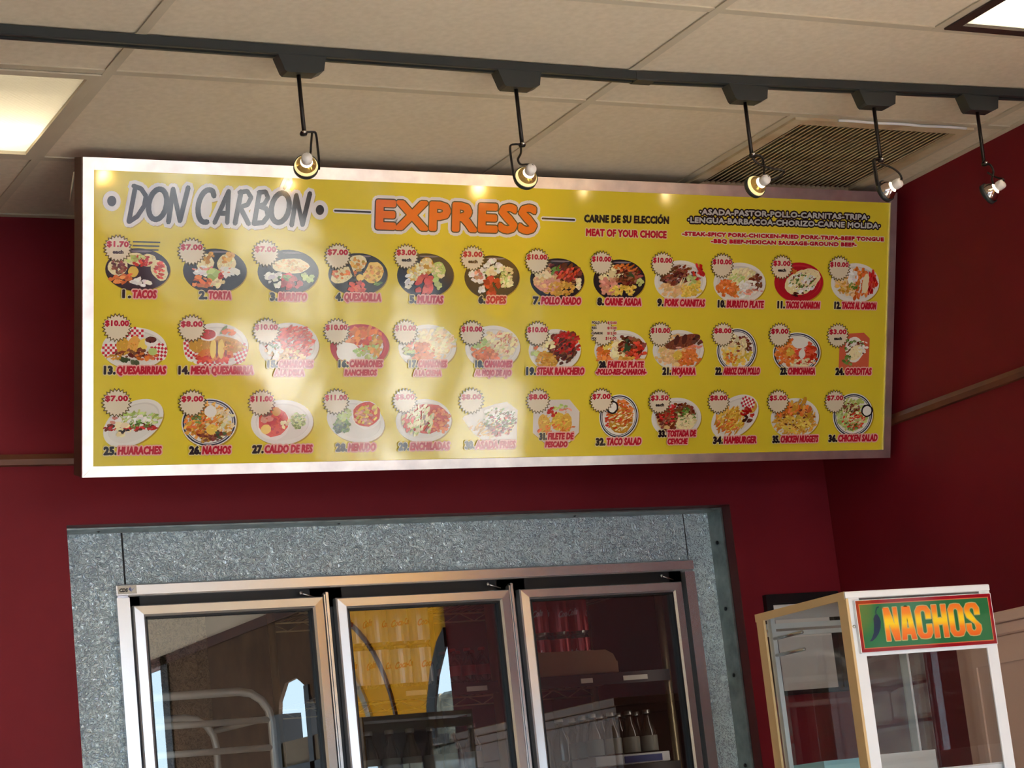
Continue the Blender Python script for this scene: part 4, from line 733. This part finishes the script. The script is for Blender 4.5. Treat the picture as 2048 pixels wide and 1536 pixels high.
for x in (.26, .95, 1.7): MB().lathe([(0, 0), (.005, .003), (0, .004)], 8, Matrix.Translation((x-1.2, -.04, 2.458))).build('screw', M['blackm'], cool)
# door frame: profile rails
FY = 1.190
def frame_bar(name, x0, x1, z0, z1, d0=FY, d1=GY+.02, par=None, m=None, ch=.004):
    return cb(name, m or M['doorm'], x0, x1, d0, d1, z0, z1, par=par, ch=ch)
frame_bar('frame_rail', .302, 2.096, 2.287, 2.320); frame_bar('frame_rail', .302, .337, .1, 2.287); frame_bar('frame_rail', 2.062, 2.096, .1, 2.287)
frame_bar('frame_rail', .302, 2.096, .06, .1)
for x0, x1 in ((.893, .908), (1.468, 1.483)):
    for k in range(3): a = x0+(x1-x0)*k/3; frame_bar('mullion_strip', a, a+(x1-x0)/3-.0012, .1, 2.2745-.006*(k == 0), FY+.004-.003*(k == 1), GY+.01, ch=.0015)
cb('frame_recess', M['gasket'], .337, 2.062, GY+.012, GY+.018, .1, 2.287); 
bpy.data.objects.remove(bpy.data.objects['frame_recess'])
mb = MB()
L = cool.location
for a in ((.337, .372, .1, 2.287), (.86, .955, .1, 2.287), (1.44, 1.53, .1, 2.287), (2.02, 2.062, .1, 2.287)): mb.box(a[0]-L.x, a[1]-L.x, 0, .018, a[2], a[3])
mb.box(.337-L.x, 2.062-L.x, 0, .018, 2.235, 2.287)
mb.build('gasket', M['gasket'], cool)
DOORS = [(.343, .887, 2.261), (.925, 1.464, 2.255), (1.497, 2.044, 2.254)]
ST = .033; TR = .031
for i, (x0, x1, zt) in enumerate(DOORS):
    d = MB(); zb = .13
    # mitred frame with a shallow bevelled section
    def ring(inset, y): return [(x0+inset-L.x, y-L.y, zb+inset), (x1-inset-L.x, y-L.y, zb+inset), (x1-inset-L.x, y-L.y, zt-inset*.93), (x0+inset-L.x, y-L.y, zt-inset*.93)]
    rings = [ring(0, 1.212), ring(0, 1.188), ring(.003, 1.183), ring(.027, 1.181), ring(.033, 1.186), ring(.033, 1.212)]
    v = [p for r_ in rings for p in r_]; f = []
    for k in range(len(rings)-1):
        for j in range(4): f.append((k*4+j, k*4+(j+1) % 4, k*4+4+(j+1) % 4, k*4+4+j))
    d.add(v, f); dr = d.build('door', M['doorm'], cool)
    g0, g1 = x0+.033, x1-.033; gz0, gz1 = zb+.033, zt-.0307
    mb = MB(); e = .005
    for a in ((g0, g0+e, gz0, gz1), (g1-e, g1, gz0, gz1), (g0, g1, gz1-e, gz1), (g0, g1, gz0, gz0+e)): mb.box(a[0]-L.x, a[1]-L.x, -.028, -.004, a[2], a[3])
    mb.build('glass_seal', M['gasket'], dr)
    mesh_obj('glass', [(g0-L.x, -.012, gz0), (g1-L.x, -.012, gz0), (g1-L.x, -.012, gz1), (g0-L.x, -.012, gz1)], [(0, 1, 2, 3)], M['glass'], dr)
    hx = x1-.03-L.x
    MB().tube([(hx-.03, -.016, 2.2745), (hx-.01, -.014, 2.269), (hx+.012, -.012, 2.262)], .0022, 6).build('hinge_arm', M['steel'], dr)
    MB().lathe([(0, -.004), (.005, -.003), (.005, .003), (0, .004)], 8, Matrix.Translation((hx-.03, -.018, 2.2745)) @ Matrix.Rotation(PI/2, 4, 'X')).build('hinge_pin', M['steel'], dr)
for a in ((.02, .153, YB+.0455, 2.42, .01, 2.64), (2.189, 2.3, YB+.0455, 2.42, .01, 2.64), (.153, 2.189, YB+.0455, 2.42, 2.6, 2.64), (.153, 2.189, 2.34, 2.42, .01, 2.6), (.153, 2.189, YB+.0455, YB+.07, 2.467, 2.6)):
    cb('outer_case', M['flange'], *a)
# maker's sticker
P_ = Print(.3); P_.rect(0, 0, 52, 22, S(206, 198, 186)); P_.text('CDS', 4, 26, 6, 9, S(40, 40, 44), 1.1, shear=.2)
P_.poly([(29, 12), (35, 19), (37, 5)], S(70, 84, 140)); P_.poly([(37, 5), (48, 18), (40, 12), (36, 17)], S(150, 158, 190))
st = P_.build('sticker', M['print'], cool); st.location = (.306-1.2, FY-1.215-.0005, 2.2935)
# interior lining
mb = MB(); xx0, xx1, yy0, yy1 = .2-1.2, 2.16-1.2, .03, 1.1
mb.box(xx0, xx1, yy1, yy1+.02, .05, 2.6); mb.box(xx0, xx1, yy0, yy1, .05, .07); mb.box(xx0, xx1, yy0, yy1, 2.58, 2.6); mb.box(xx1, xx1+.02, yy0, yy1, .05, 2.6)
mb.build('inner_lining', M['dark'], cool)
cb('inner_side_wall', M['galvin'], .18, .2, 1.245, 2.315, .05, 2.6)
cb('inner_side_wall', M['galvin'], .2, .93, 2.29, 2.313, .07, 2.58)
for x in (.52, .60): cb('wall_seam', M['tag'], x, x+.004, 2.284, 2.29, .07, 2.58)
cb('cable_duct', M['brown'], .2, .93, 2.25, 2.29, 2.47, 2.5)

M['led'] = mat('cooler_lamp_diffuser', (1, 1, 1, 1), .5, emit=(1, .95, .86, 1), es=9)  # glowing tubes added inside the unlit cooler to brighten its contents
cb('lamp_tube', M['led'], .205, .225, 1.27, 1.29, .3, 2.2)
cb('lamp_tube', mat('dim_cooler_lamp', (1, 1, 1, 1), .5, emit=(1, .9, .8, 1), es=6), 2.075, 2.09, 1.25, 1.262, .3, 2.2)
# ------------------------------------------------------------------ things inside the cooler
IY = 1.38
def wire_shelf(par, x0, x1, y0, y1, z, name='wire_shelf'):
    mb = MB(); n_ = int((x1-x0)/.026)
    for k in range(n_+1): x = x0+(x1-x0)*k/n_; mb.tube([(x, y0, z), (x, y1, z)], .0024, 5, cap=False)
    for y in (y0, (y0+y1)/2, y1): mb.tube([(x0, y, z-.004), (x1, y, z-.004)], .0035, 6)
    for y in (y0, y1):
        mb.tube([(x0, y, z-.03), (x1, y, z-.03)], .003, 6); q = int((x1-x0)/.05)
        pts = [(x0+(x1-x0)*k/q, y, z-.03 if k % 2 else z-.004) for k in range(q+1)]; mb.tube(pts, .002, 5)
    return mb.build(name, M['wire'], par)
def shelving(x0, x1, label, levels):
    t = empty('wire_shelving', ((x0+x1)/2, IY+.24, .07), label, 'shelving'); cx_, cy_ = (x0+x1)/2, IY+.24
    for sx_ in (x0-cx_, x1-cx_):
        for sy in (-.235, .235):
            mb = MB(); mb.tube([(sx_, sy, 0), (sx_, sy, 2.34)], .0125, 10); mb.build('post', M['wire'], t)
    for z, band in levels:
        wire_shelf(t, x0-cx_, x1-cx_, -.23, .23, z-.07)
        if band: 
            mb = MB(); mb.box(x0-cx_, x1-cx_, -.251, -.246, z-.07-.034, z-.07+.0); b_ = mb.build('label_strip', M['blackm'], t)
            for (a, c) in band: MB().box(a-cx_, c-cx_, -.254, -.2515, z-.07-.026, z-.07-.012).build('price_tag', M['tag'], b_)
    return t
shelving(1.515, 2.075, 'wire shelving unit with dark label strips behind the right-hand cooler door', [(2.275, None), (2.012, [(1.764, 1.804), (1.91, 1.994)]), (1.735, [(1.6, 1.63)]), (1.35, [(1.7, 1.74)]), (.9, [(1.7, 1.74)])])
shelving(.985, 1.49, 'wire shelving unit with dark label strips behind the middle cooler door', [(2.275, None), (2.012, [(1.191, 1.256), (1.385, 1.451)]), (1.735, [(1.1, 1.14)]), (1.35, [(1.2, 1.24)]), (.9, [(1.2, 1.24)])])

def can_print(col, scr, r, h, wraps=2):
    P_ = Print(0); n_ = 28
    for k in range(n_): P_.poly([(2*PI*r*k/n_, 0), (2*PI*r*(k+1)/n_, 0), (2*PI*r*(k+1)/n_, h), (2*PI*r*k/n_, h)], col, False)
    for q in range(wraps):
        u = 2*PI*r*q/wraps+8; P_.w = .15; P_.text('Coca-Cola', u, u+74, h*.42, 20, scr, 1.0, (), shear=.35, slope=.12)
        P_.w = .12; P_.rect(u+4, h*.14, u+60, h*.14+4, scr); P_.rect(u+10, h*.28, u+50, h*.28+2, scr)
    me_v = []
    for u, v_, w_ in P_.V: a = u/r; R_ = (r+w_)/1000; me_v.append((R_*math.sin(a), -R_*math.cos(a), v_/1000))
    return P_, me_v
def make_can(name, label, col, scr, turn, group):
    t = empty(name, (0, 0, 0), label, 'can', group)
    P_, mv = can_print(col, scr, 33, 100)
    me = bpy.data.meshes.new('body'); me.from_pydata([(x, y, z+.01) for x, y, z in mv], [], P_.F); me.update()
    ca = me.color_attributes.new('Col', 'FLOAT_COLOR', 'CORNER'); buf = []
    for p, c in zip(me.polygons, P_.C): buf += list(c)*len(p.vertices)
    ca.data.foreach_set('color', buf); me.materials.append(M['canprint'])
    o = bpy.data.objects.new('body', me); COL.objects.link(o); o.parent = t; o.rotation_euler.z = turn
    MB().lathe([(0, .004), (.022, .003), (.024, 0), (.026, .002), (.0328, .0105)], 24).build('base', M['steel'], t)
    MB().lathe([(.0328, .1095), (.028, .1175), (.0275, .121), (.0255, .121), (.025, .118), (0, .118)], 24).build('lid', M['steel'], t)
    return t
canr = make_can('soda_can', 'red soda can standing in the cardboard tray behind the right cooler door', S(190, 16, 34), S(222, 168, 172), .3, 'red soda cans in the tray')
first = True
tray = empty('cardboard_tray', (1.77, IY+.115, 2.013), 'brown cardboard can tray with a rounded corner behind the right cooler door', 'tray')
mb = MB(); pf = [(-.135, 0), (.14, 0), (.14, .035), (.13, .058), (.105, .072), (-.135, .075)]
mb.prism(pf, 1, -.1, -.097); mb.prism(pf, 1, .131, .134); mb.box(-.138, -.135, -.1, .134, 0, .07); mb.box(.14, .143, -.1, .134, 0, .036); mb.box(-.135, .14, -.1, .134, 0, .003)
mb.build('tray_shell', M['card'], tray)
for lv in range(2):
    for ry_ in range(3):
        for k in range(3):
            c = canr if first else copy_tree(canr)
            c.location = (1.677+.0675*k, IY+.057+.0685*ry_, 2.0165+.1215*lv)
            for ch in c.children:
                if ch.name.startswith('body'): ch.rotation_euler.z = (.35, 2.2, -.1)[k]+lv*.3
            c['label'] = 'red soda can, '+('left', 'middle', 'right')[k]+' of the '+('front', 'second', 'back')[ry_]+' row, '+('upper' if lv else 'lower')+' layer in the tray'
            c['group'] = 'red cans in the cardboard tray'; first = False
ORD = ('first', 'second', 'third', 'fourth', 'fifth', 'sixth', 'seventh')
cans = make_can('soda_can', 'x', S(214, 214, 216), S(188, 30, 44), .2, 'x')
first = True
for lv in range(2):
    for ry_ in range(2):
        for k in range(5):
            c = cans if first else copy_tree(cans)
            c.location = (1.01+.067*k, IY+.05+.0685*ry_, 2.016+.1215*lv)
            for ch in c.children:
                if ch.name.startswith('body'): ch.rotation_euler.z = (.5, .1, -.15, 1.9, 2.4)[k]
            c['label'] = 'silver soda can, '+ORD[k]+' from left in the '+('front', 'back')[ry_]+' row, '+('upper' if lv else 'lower')+' layer'
            c['group'] = 'stacked silver cans'; first = False
def make_bottle(name, label, col_m, cap_m, group, lab_m, h=.235, r=.031):
    t = empty(name, (0, 0, 0), label, 'bottle', group)
    MB().lathe([(0, 0), (r*.8, 0), (r, .008), (r, h*.55), (r*.93, h*.62), (r*.55, h*.76), (r*.42, h*.84), (r*.42, h*.95), (0, h*.95)], 20).build('body', col_m, t)
    MB().lathe([(r*.48, h*.93), (r*.48, h), (r*.4, h+.002), (0, h+.002)], 16).build('cap', cap_m, t)
    MB().lathe([(r+.0005, h*.2), (r+.0007, h*.5)], 20).build('paper_label', lab_m, t)
    return t
M['cola'] = mat('dark_cola_glass', S(60, 18, 16), .08, spec=.7, coat=.5); M['redcap'] = mat('red_cap', S(160, 24, 26), .4)
M['redlab'] = mat('red_label', S(150, 20, 26), .4); M['green'] = mat('dark_green_glass', S(32, 44, 32), .08, spec=.8, coat=.6); M['silverc'] = mat('silver_cap', S(200, 200, 196), .3, 1)
M['palelab'] = mat('pale_label', S(150, 150, 140), .5); M['brownglass'] = mat('brown_beer_glass', S(66, 50, 40), .06, spec=.9, coat=.8)
b0 = make_bottle('soda_bottle', 'dark red soda bottle beside the silver cans behind the middle cooler door', M['cola'], M['redcap'], 'dark red soda bottles', M['redlab'], .1, .022)
f0 = True
for k in range(3):
    for q in range(2):
        c = b0 if f0 else copy_tree(b0); c.location = (1.375+.048*k, IY+.04+.07*q, 2.016); f0 = False
        c['label'] = 'small dark red soda bottle, '+ORD[k]+' from left in the '+('front', 'back')[q]+' row beside silver cans'
b1 = make_bottle('glass_bottle', 'x', M['brownglass'], M['silverc'], 'x', M['palelab'], .26, .03)
f0 = True
crate = empty('bottle_crate', (1.925, IY+.13, 1.737), 'white plastic bottle crate with a blue label behind the right cooler door', 'crate')
mb = MB(); mb.box(-.128, .128, -.12, -.115, 0, .03, .002); mb.box(-.128, .128, .115, .12, 0, .03); mb.box(-.128, -.123, -.115, .115, 0, .03); mb.box(.123, .128, -.115, .115, 0, .03); mb.box(-.123, .123, -.115, .115, 0, .004)
mb.build('crate_shell', M['white'], crate)
MB().box(-.03, .1, -.123, -.1205, .004, .024).build('blue_label', mat('blue_label', S(40, 60, 130), .5), crate)
for k in range(4):
    for q in range(3):
        c = b1 if f0 else copy_tree(b1); c.location = (1.84+.063*k-.012, IY+.06+.066*q, 1.7415)
        c.scale = (.85, .85, .6)
        c['label'] = 'brown glass bottle in the white crate, '+ORD[k]+' from left, '+('front', 'middle', 'back')[q]+' row'; c['group'] = 'brown bottles in the white crate'; f0 = False
g1 = make_bottle('glass_bottle', 'x', M['green'], M['silverc'], 'x', M['green'], .26, .03); f0 = True
for k in range(3):
    c = g1 if f0 else copy_tree(g1); c.location = (1.585+.064*k, IY+.06, 1.736); c.scale = (.9, .9, .6)
    c['label'] = 'dark green glass bottle left of the white crate, '+ORD[k]+' from left'; c['group'] = 'dark green bottles'; f0 = False
g2 = None
for k in range(7):
    c = copy_tree(b1); c.location = (1.03+.066*k, IY+.07, 1.736); c.scale = (.9, .9, .62)
    c['label'] = 'brown glass bottle behind the middle cooler door, '+ORD[k]+' from left on the low shelf'; c['group'] = 'brown bottles on the low middle shelf'
# white tubular rack in the left bay
rack = empty('tube_rack', (.55, 1.55, .07), 'white tubular rack with rounded top rails behind the left cooler door', 'rack')
def hoop(y, x0, x1, zt, r, name):
    pts = [(x0, y, 0), (x0, y, zt-.09)] + [(x0+.09*(1-math.cos(a)), y, zt-.09+.09*math.sin(a)) for a in (.4, .8, 1.2, PI/2)]
    pts += [(x1-.09, y, zt)]+[(x1-.09+.09*math.sin(a), y, zt-.09+.09*math.cos(a)) for a in (.4, .8, 1.2, PI/2)]+[(x1, y, 0)]
    MB().tube(pts, r, 10).build(name, M['tube'], rack)
hoop(-.13, -.31, .245, 1.965, .012, 'hoop_frame'); hoop(.22, -.31, .20, 1.93, .011, 'hoop_frame')
for z in (1.885, 1.807, 1.6, 1.3, .9, .5):
    MB().tube([(-.30, -.13, z), (.24, -.13, z-.003)], .0095, 10).build('cross_rail', M['tube'], rack)
for z in (1.885, 1.5, .4):
    for x in (-.305, .23): MB().tube([(x, -.13, z), (x-(.03 if x > 0 else 0), .22, z)], .008, 8).build('side_rail', M['tube'], rack)

# ------------------------------------------------------------------ counter with the nacho cabinet
ctr = empty('counter', (1.9, -.1, 0), 'service counter under the white nacho display cabinet', 'counter')
MB().box(-.75, .36, -.45, .3, 0, 1.16).build('body', M['beige'], ctr); MB().box(-.78, .37, -.48, .31, 1.16, 1.2, .005).build('worktop', M['topm'], ctr)
NX0, NX1, NY0, NY1, NZ0, NZ1 = 1.499, 1.909, -.4, -.024, 1.2, 2.01
nac = empty('nacho_cabinet', ((NX0+NX1)/2, (NY0+NY1)/2, NZ0), 'white glass-sided nacho display cabinet with a green and red header board', 'display cabinet')
NL = nac.location
def nb(name, m, *a, par=None, ch=0): return MB().box(a[0]-NL.x, a[1]-NL.x, a[2]-NL.y, a[3]-NL.y, a[4]-NL.z, a[5]-NL.z, ch).build(name, m, par or nac)
nb('top_lid', M['white'], NX0, NX1, NY0, NY1, NZ1-.016, NZ1, ch=.002)
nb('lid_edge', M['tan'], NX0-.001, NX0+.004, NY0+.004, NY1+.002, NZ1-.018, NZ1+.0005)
z_ = NZ1-.016
nb('front_post', M['white'], NX0+.007, NX0+.036, NY0, NY0+.004, NZ0+.02, z_); nb('front_post', M['white'], NX1-.032, NX1-.002, NY0, NY0+.004, NZ0+.02, z_)
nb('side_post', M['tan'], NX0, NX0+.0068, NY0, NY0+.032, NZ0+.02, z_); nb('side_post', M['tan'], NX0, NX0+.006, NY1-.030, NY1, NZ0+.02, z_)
nb('side_post', M['white'], NX1-.006, NX1, NY0+.005, NY0+.032, NZ0+.02, z_); nb('side_post', M['white'], NX1-.006, NX1, NY1-.03, NY1, NZ0+.02, z_)
nb('front_rail', M['white'], NX0+.036, NX1-.032, NY0, NY0+.004, 1.992-.008, z_-.0065)
nb('front_rail', M['white'], NX0+.036, NX1-.032, NY0, NY0+.004, 1.862, 1.985)
nb('back_rail', M['tube'], NX0+.006, NX1-.006, NY1-.006, NY1, 1.955, 1.985); nb('back_rail', M['steel'], NX0+.006, NX1-.006, NY1-.007, NY1-.0062, 1.966, 1.972)
nb('inner_channel', M['tube'], NX0+.008, NX0+.02, NY1-.05, NY1-.034, NZ0+.02, z_)
for z in (1.945, 1.905): 
    MB().tube([(NX0+.012-NL.x, NY1-.045-NL.y, z-NL.z), (NX0+.012-NL.x, NY1-.17-NL.y, z-NL.z)], .004, 8).build('guide_rod', M['steel'], nac)
MB().lathe([(0, 0), (.006, 0), (.006, .006), (0, .007)], 10, Matrix.Translation((NX1-.1-NL.x, NY1-.012-NL.y, 1.962-NL.z)) @ Matrix.Rotation(PI/2, 4, 'X')).build('knob', M['wire'], nac)
def pane(name, pts, par=None): mesh_obj(name, [(x-NL.x, y-NL.y, z-NL.z) for x, y, z in pts], [(0, 1, 2, 3)], M['clear'], par or nac)
pane('side_glass', [(NX0+.0072, NY0+.006, NZ0+.03), (NX0+.0072, NY1-.001, NZ0+.03), (NX0+.0072, NY1-.001, z_), (NX0+.0072, NY0+.006, z_)])
pane('side_glass', [(NX1-.0072, NY0+.006, NZ0+.03), (NX1-.0072, NY1-.001, NZ0+.03), (NX1-.0072, NY1-.001, z_), (NX1-.0072, NY0+.006, z_)])
pane('front_glass', [(NX0+.008, NY0+.006, NZ0+.03), (NX1-.008, NY0+.006, NZ0+.03), (NX1-.008, NY0+.006, 1.99), (NX0+.008, NY0+.006, 1.99)])
pane('back_glass', [(NX0+.008, NY1-.008, NZ0+.03), (NX1-.008, NY1-.008, NZ0+.03), (NX1-.008, NY1-.008, 1.95), (NX0+.008, NY1-.008, 1.95)])
nb('base', M['white'], NX0, NX1, NY0, NY1, NZ0, NZ0+.03, ch=.003)
nb('inner_bin', M['white'], NX0+.012, NX1-.012, NY0+.012, NY1-.012, NZ0+.03, 1.60, ch=.004)
nb('bin_lid', mat('aqua_tray', S(170, 225, 235), .4), NX0+.02, NX0+.12, NY0+.2, NY1-.02, 1.60, 1.645)
nb('paper_stack', M['paper'], NX0+.17, NX0+.34, NY0+.2, NY1-.03, 1.60, 1.648)
# header board, set a little proud of the posts
hd = MB(); hx0, hx1 = 1.516-NL.x, 1.902-NL.x; hz0, hz1 = 1.868-NL.z, 1.988-NL.z
hd = MB().box(hx0, hx1, NY0-.009-NL.y, NY0-.001-NL.y, hz0, hz1, .001).build('header_board', M['white'], nac)
P_ = Print(.2); HW = (hx1-hx0)*1000; HH = 120
def frame_rect(i, col): P_.rect(i, i, HW-i, HH-i, col)
frame_rect(1.5, S(150, 16, 28)); frame_rect(9, S(206, 110, 70)); frame_rect(11, S(40, 112, 66))
# chilli pepper
ch_ = [(26, 25), (34, 33), (41, 45), (44, 60), (45, 76), (50, 84), (57, 86), (62, 78), (64, 68), (61, 54), (54, 42), (44, 32), (34, 26)]
P_.poly(ch_, S(24, 44, 74)); P_.stroke([(54, 84), (54, 92), (58, 100), (63, 102)], 1.6, S(24, 60, 70))
hp = P_.build('header_print', M['print'], hd); hp.location = (hx0, NY0-.009-NL.y, hz0)
# NACHOS: heavy condensed letters, colour running orange - yellow - orange
ml = mat('nachos_letter_print', rough=.25); n, l, b = nodes(ml)
t_ = n.new('ShaderNodeTexCoord'); s_ = n.new('ShaderNodeSeparateXYZ'); mr = n.new('ShaderNodeMapRange'); rp = n.new('ShaderNodeValToRGB')
l.new(t_.outputs['Object'], s_.inputs[0]); l.new(s_.outputs['Z'], mr.inputs[0]); mr.inputs[1].default_value = .024; mr.inputs[2].default_value = .1; l.new(mr.outputs[0], rp.inputs[0]); l.new(rp.outputs[0], b.inputs['Base Color'])
es_ = rp.color_ramp.elements; es_[0].position = 0; es_[0].color = S(232, 96, 20); es_[1].position = 1; es_[1].color = S(238, 112, 22)
for p, c in ((.3, S(244, 132, 20)), (.5, S(252, 212, 16)), (.62, S(252, 206, 16)), (.8, S(242, 136, 18))): q = es_.new(p); q.color = c
def block_letters():
    """heavy condensed capitals as polygons inside a 0..1 box; holes made by splitting into strokes"""
    st = .34
    L_ = {}
    L_['N'] = [[(0, 0), (st*.86, 0), (st*.86, 1), (0, 1)], [(1-st*.86, 0), (1, 0), (1, 1), (1-st*.86, 1)], [(0, 1), (1-st*1.15, 0), (1, 0), (st*1.15, 1)]]
    L_['A'] = [[(0, 0), (st*.95, 0), (.58, 1), (.24, 1)], [(1, 0), (1-st*.95, 0), (.42, 1), (.76, 1)], [(.2, .16), (.8, .16), (.76, .34), (.24, .34)]]
    L_['C'] = [[(0, .16), (st, .2), (st, .8), (0, .84)], [(0, .84), (st, .8), (.42, .86), (.58, .86), (1-st, .8), (1, .84), (.82, .98), (.6, 1), (.4, 1), (.18, .98)],
               [(0, .16), (.18, .02), (.4, 0), (.6, 0), (.82, .02), (1, .16), (1-st, .2), (.58, .14), (.42, .14), (st, .2)], [(1-st, .6), (1, .6), (1, .84), (1-st, .8)], [(1-st, .2), (1, .16), (1, .42), (1-st, .42)]]
    L_['H'] = [[(0, 0), (st, 0), (st, 1), (0, 1)], [(1-st, 0), (1, 0), (1, 1), (1-st, 1)], [(st, .4), (1-st, .4), (1-st, .6), (st, .6)]]
    L_['O'] = L_['C'][:3]+[[(1-st, .2), (1, .16), (1, .84), (1-st, .8)]]
    L_['S'] = [[(0, .72), (st, .72), (st, .8), (0, .84)], [(0, .84), (st, .8), (.42, .86), (.58, .86), (1-st, .8), (1, .84), (.82, .98), (.6, 1), (.4, 1), (.18, .98)],
               [(1-st, .64), (1, .64), (1, .84), (1-st, .8)], [(0, .72), (st, .74), (.7, .46), (1, .3), (1, .22), (1-st, .22), (.6, .36), (.1, .56)],
               [(0, .16), (.18, .02), (.4, 0), (.6, 0), (.82, .02), (1, .16), (1, .24), (1-st, .22), (.58, .14), (.42, .14), (st, .2)], [(0, .16), (st, .2), (st, .36), (0, .36)]]
    return L_
BL = block_letters(); pos = [('N', 74, 112), ('A', 117, 158), ('C', 162, 205), ('H', 210, 250), ('O', 256, 298), ('S', 303, 345)]
P1 = Print(.5); Pf = Print(.8)
for ch, a, c in pos:
    for pg in BL[ch]:
        pts = [(a+(c-a)*x, 24+75*y) for x, y in pg]
        P1.capsules([(x, y) for x, y in pts], [(i, (i+1) % len(pts)) for i in range(len(pts))], 2.2, S(196, 176, 110)); P1.w = .5
        P1.poly(pts, S(196, 176, 110), False)
        Pf.w += .004; Pf.poly(pts, (1, 1, 1, 1), False)
hb = P1.build('letter_outline', M['print'], hd); hb.location = hp.location
hf = Pf.build('lettering', ml, hd); hf.location = hp.location
for x in (1.511, 1.9045): MB().lathe([(0, .003), (.004, .002), (.004, 0)], 10, Matrix.Translation((x-NL.x, NY0-.0005-NL.y, 1.93-NL.z)) @ Matrix.Rotation(PI/2, 4, 'X')).build('screw', M['steel'], nac)

# framed notice on the back wall
fr = empty('framed_notice', (2.39, YB-.012, 1.885), 'white paper notice in a black frame on the red wall behind the nacho cabinet', 'picture')
mb = MB()
for a in ((-.127, .135, .275, .302), (-.127, .135, 0, .012), (-.127, -.105, .012, .275), (.113, .135, .012, .275)): mb.box(a[0], a[1], -.008, .011, a[2], a[3])
mb.build('frame', M['picblack'], fr); MB().box(-.105, .113, 0, .010, .012, .275).build('backing', M['picblack'], fr)
MB().box(-.101, .094, -.003, -.0005, .013, .27).build('paper', M['paper'], fr)

# beige cabinet against the right wall
bc = empty('beige_cabinet', (2.42, -.15, 0), 'beige cabinet with a moulded top edge right of the nacho cabinet', 'cabinet')
MB().box(-.11, .125, -.85, .42, 0, 1.93, .003).build('body', M['beige'], bc)
MB().box(-.12, .125, -.86, .43, 1.93, 1.962, .004).build('moulding', M['beige'], bc); MB().box(-.13, .125, -.87, .44, 1.962, 1.99, .003).build('cornice', M['beige'], bc)
mb = MB()
for a in ((-.8, .38, 1.86, 1.9), (-.8, .38, 1.55, 1.6), (-.8, -.76, 1.6, 1.86), (.34, .38, 1.6, 1.86)): mb.box(-.116, -.1105, a[0], a[1], a[2], a[3])
mb.build('panel_frame', M['beige'], bc)
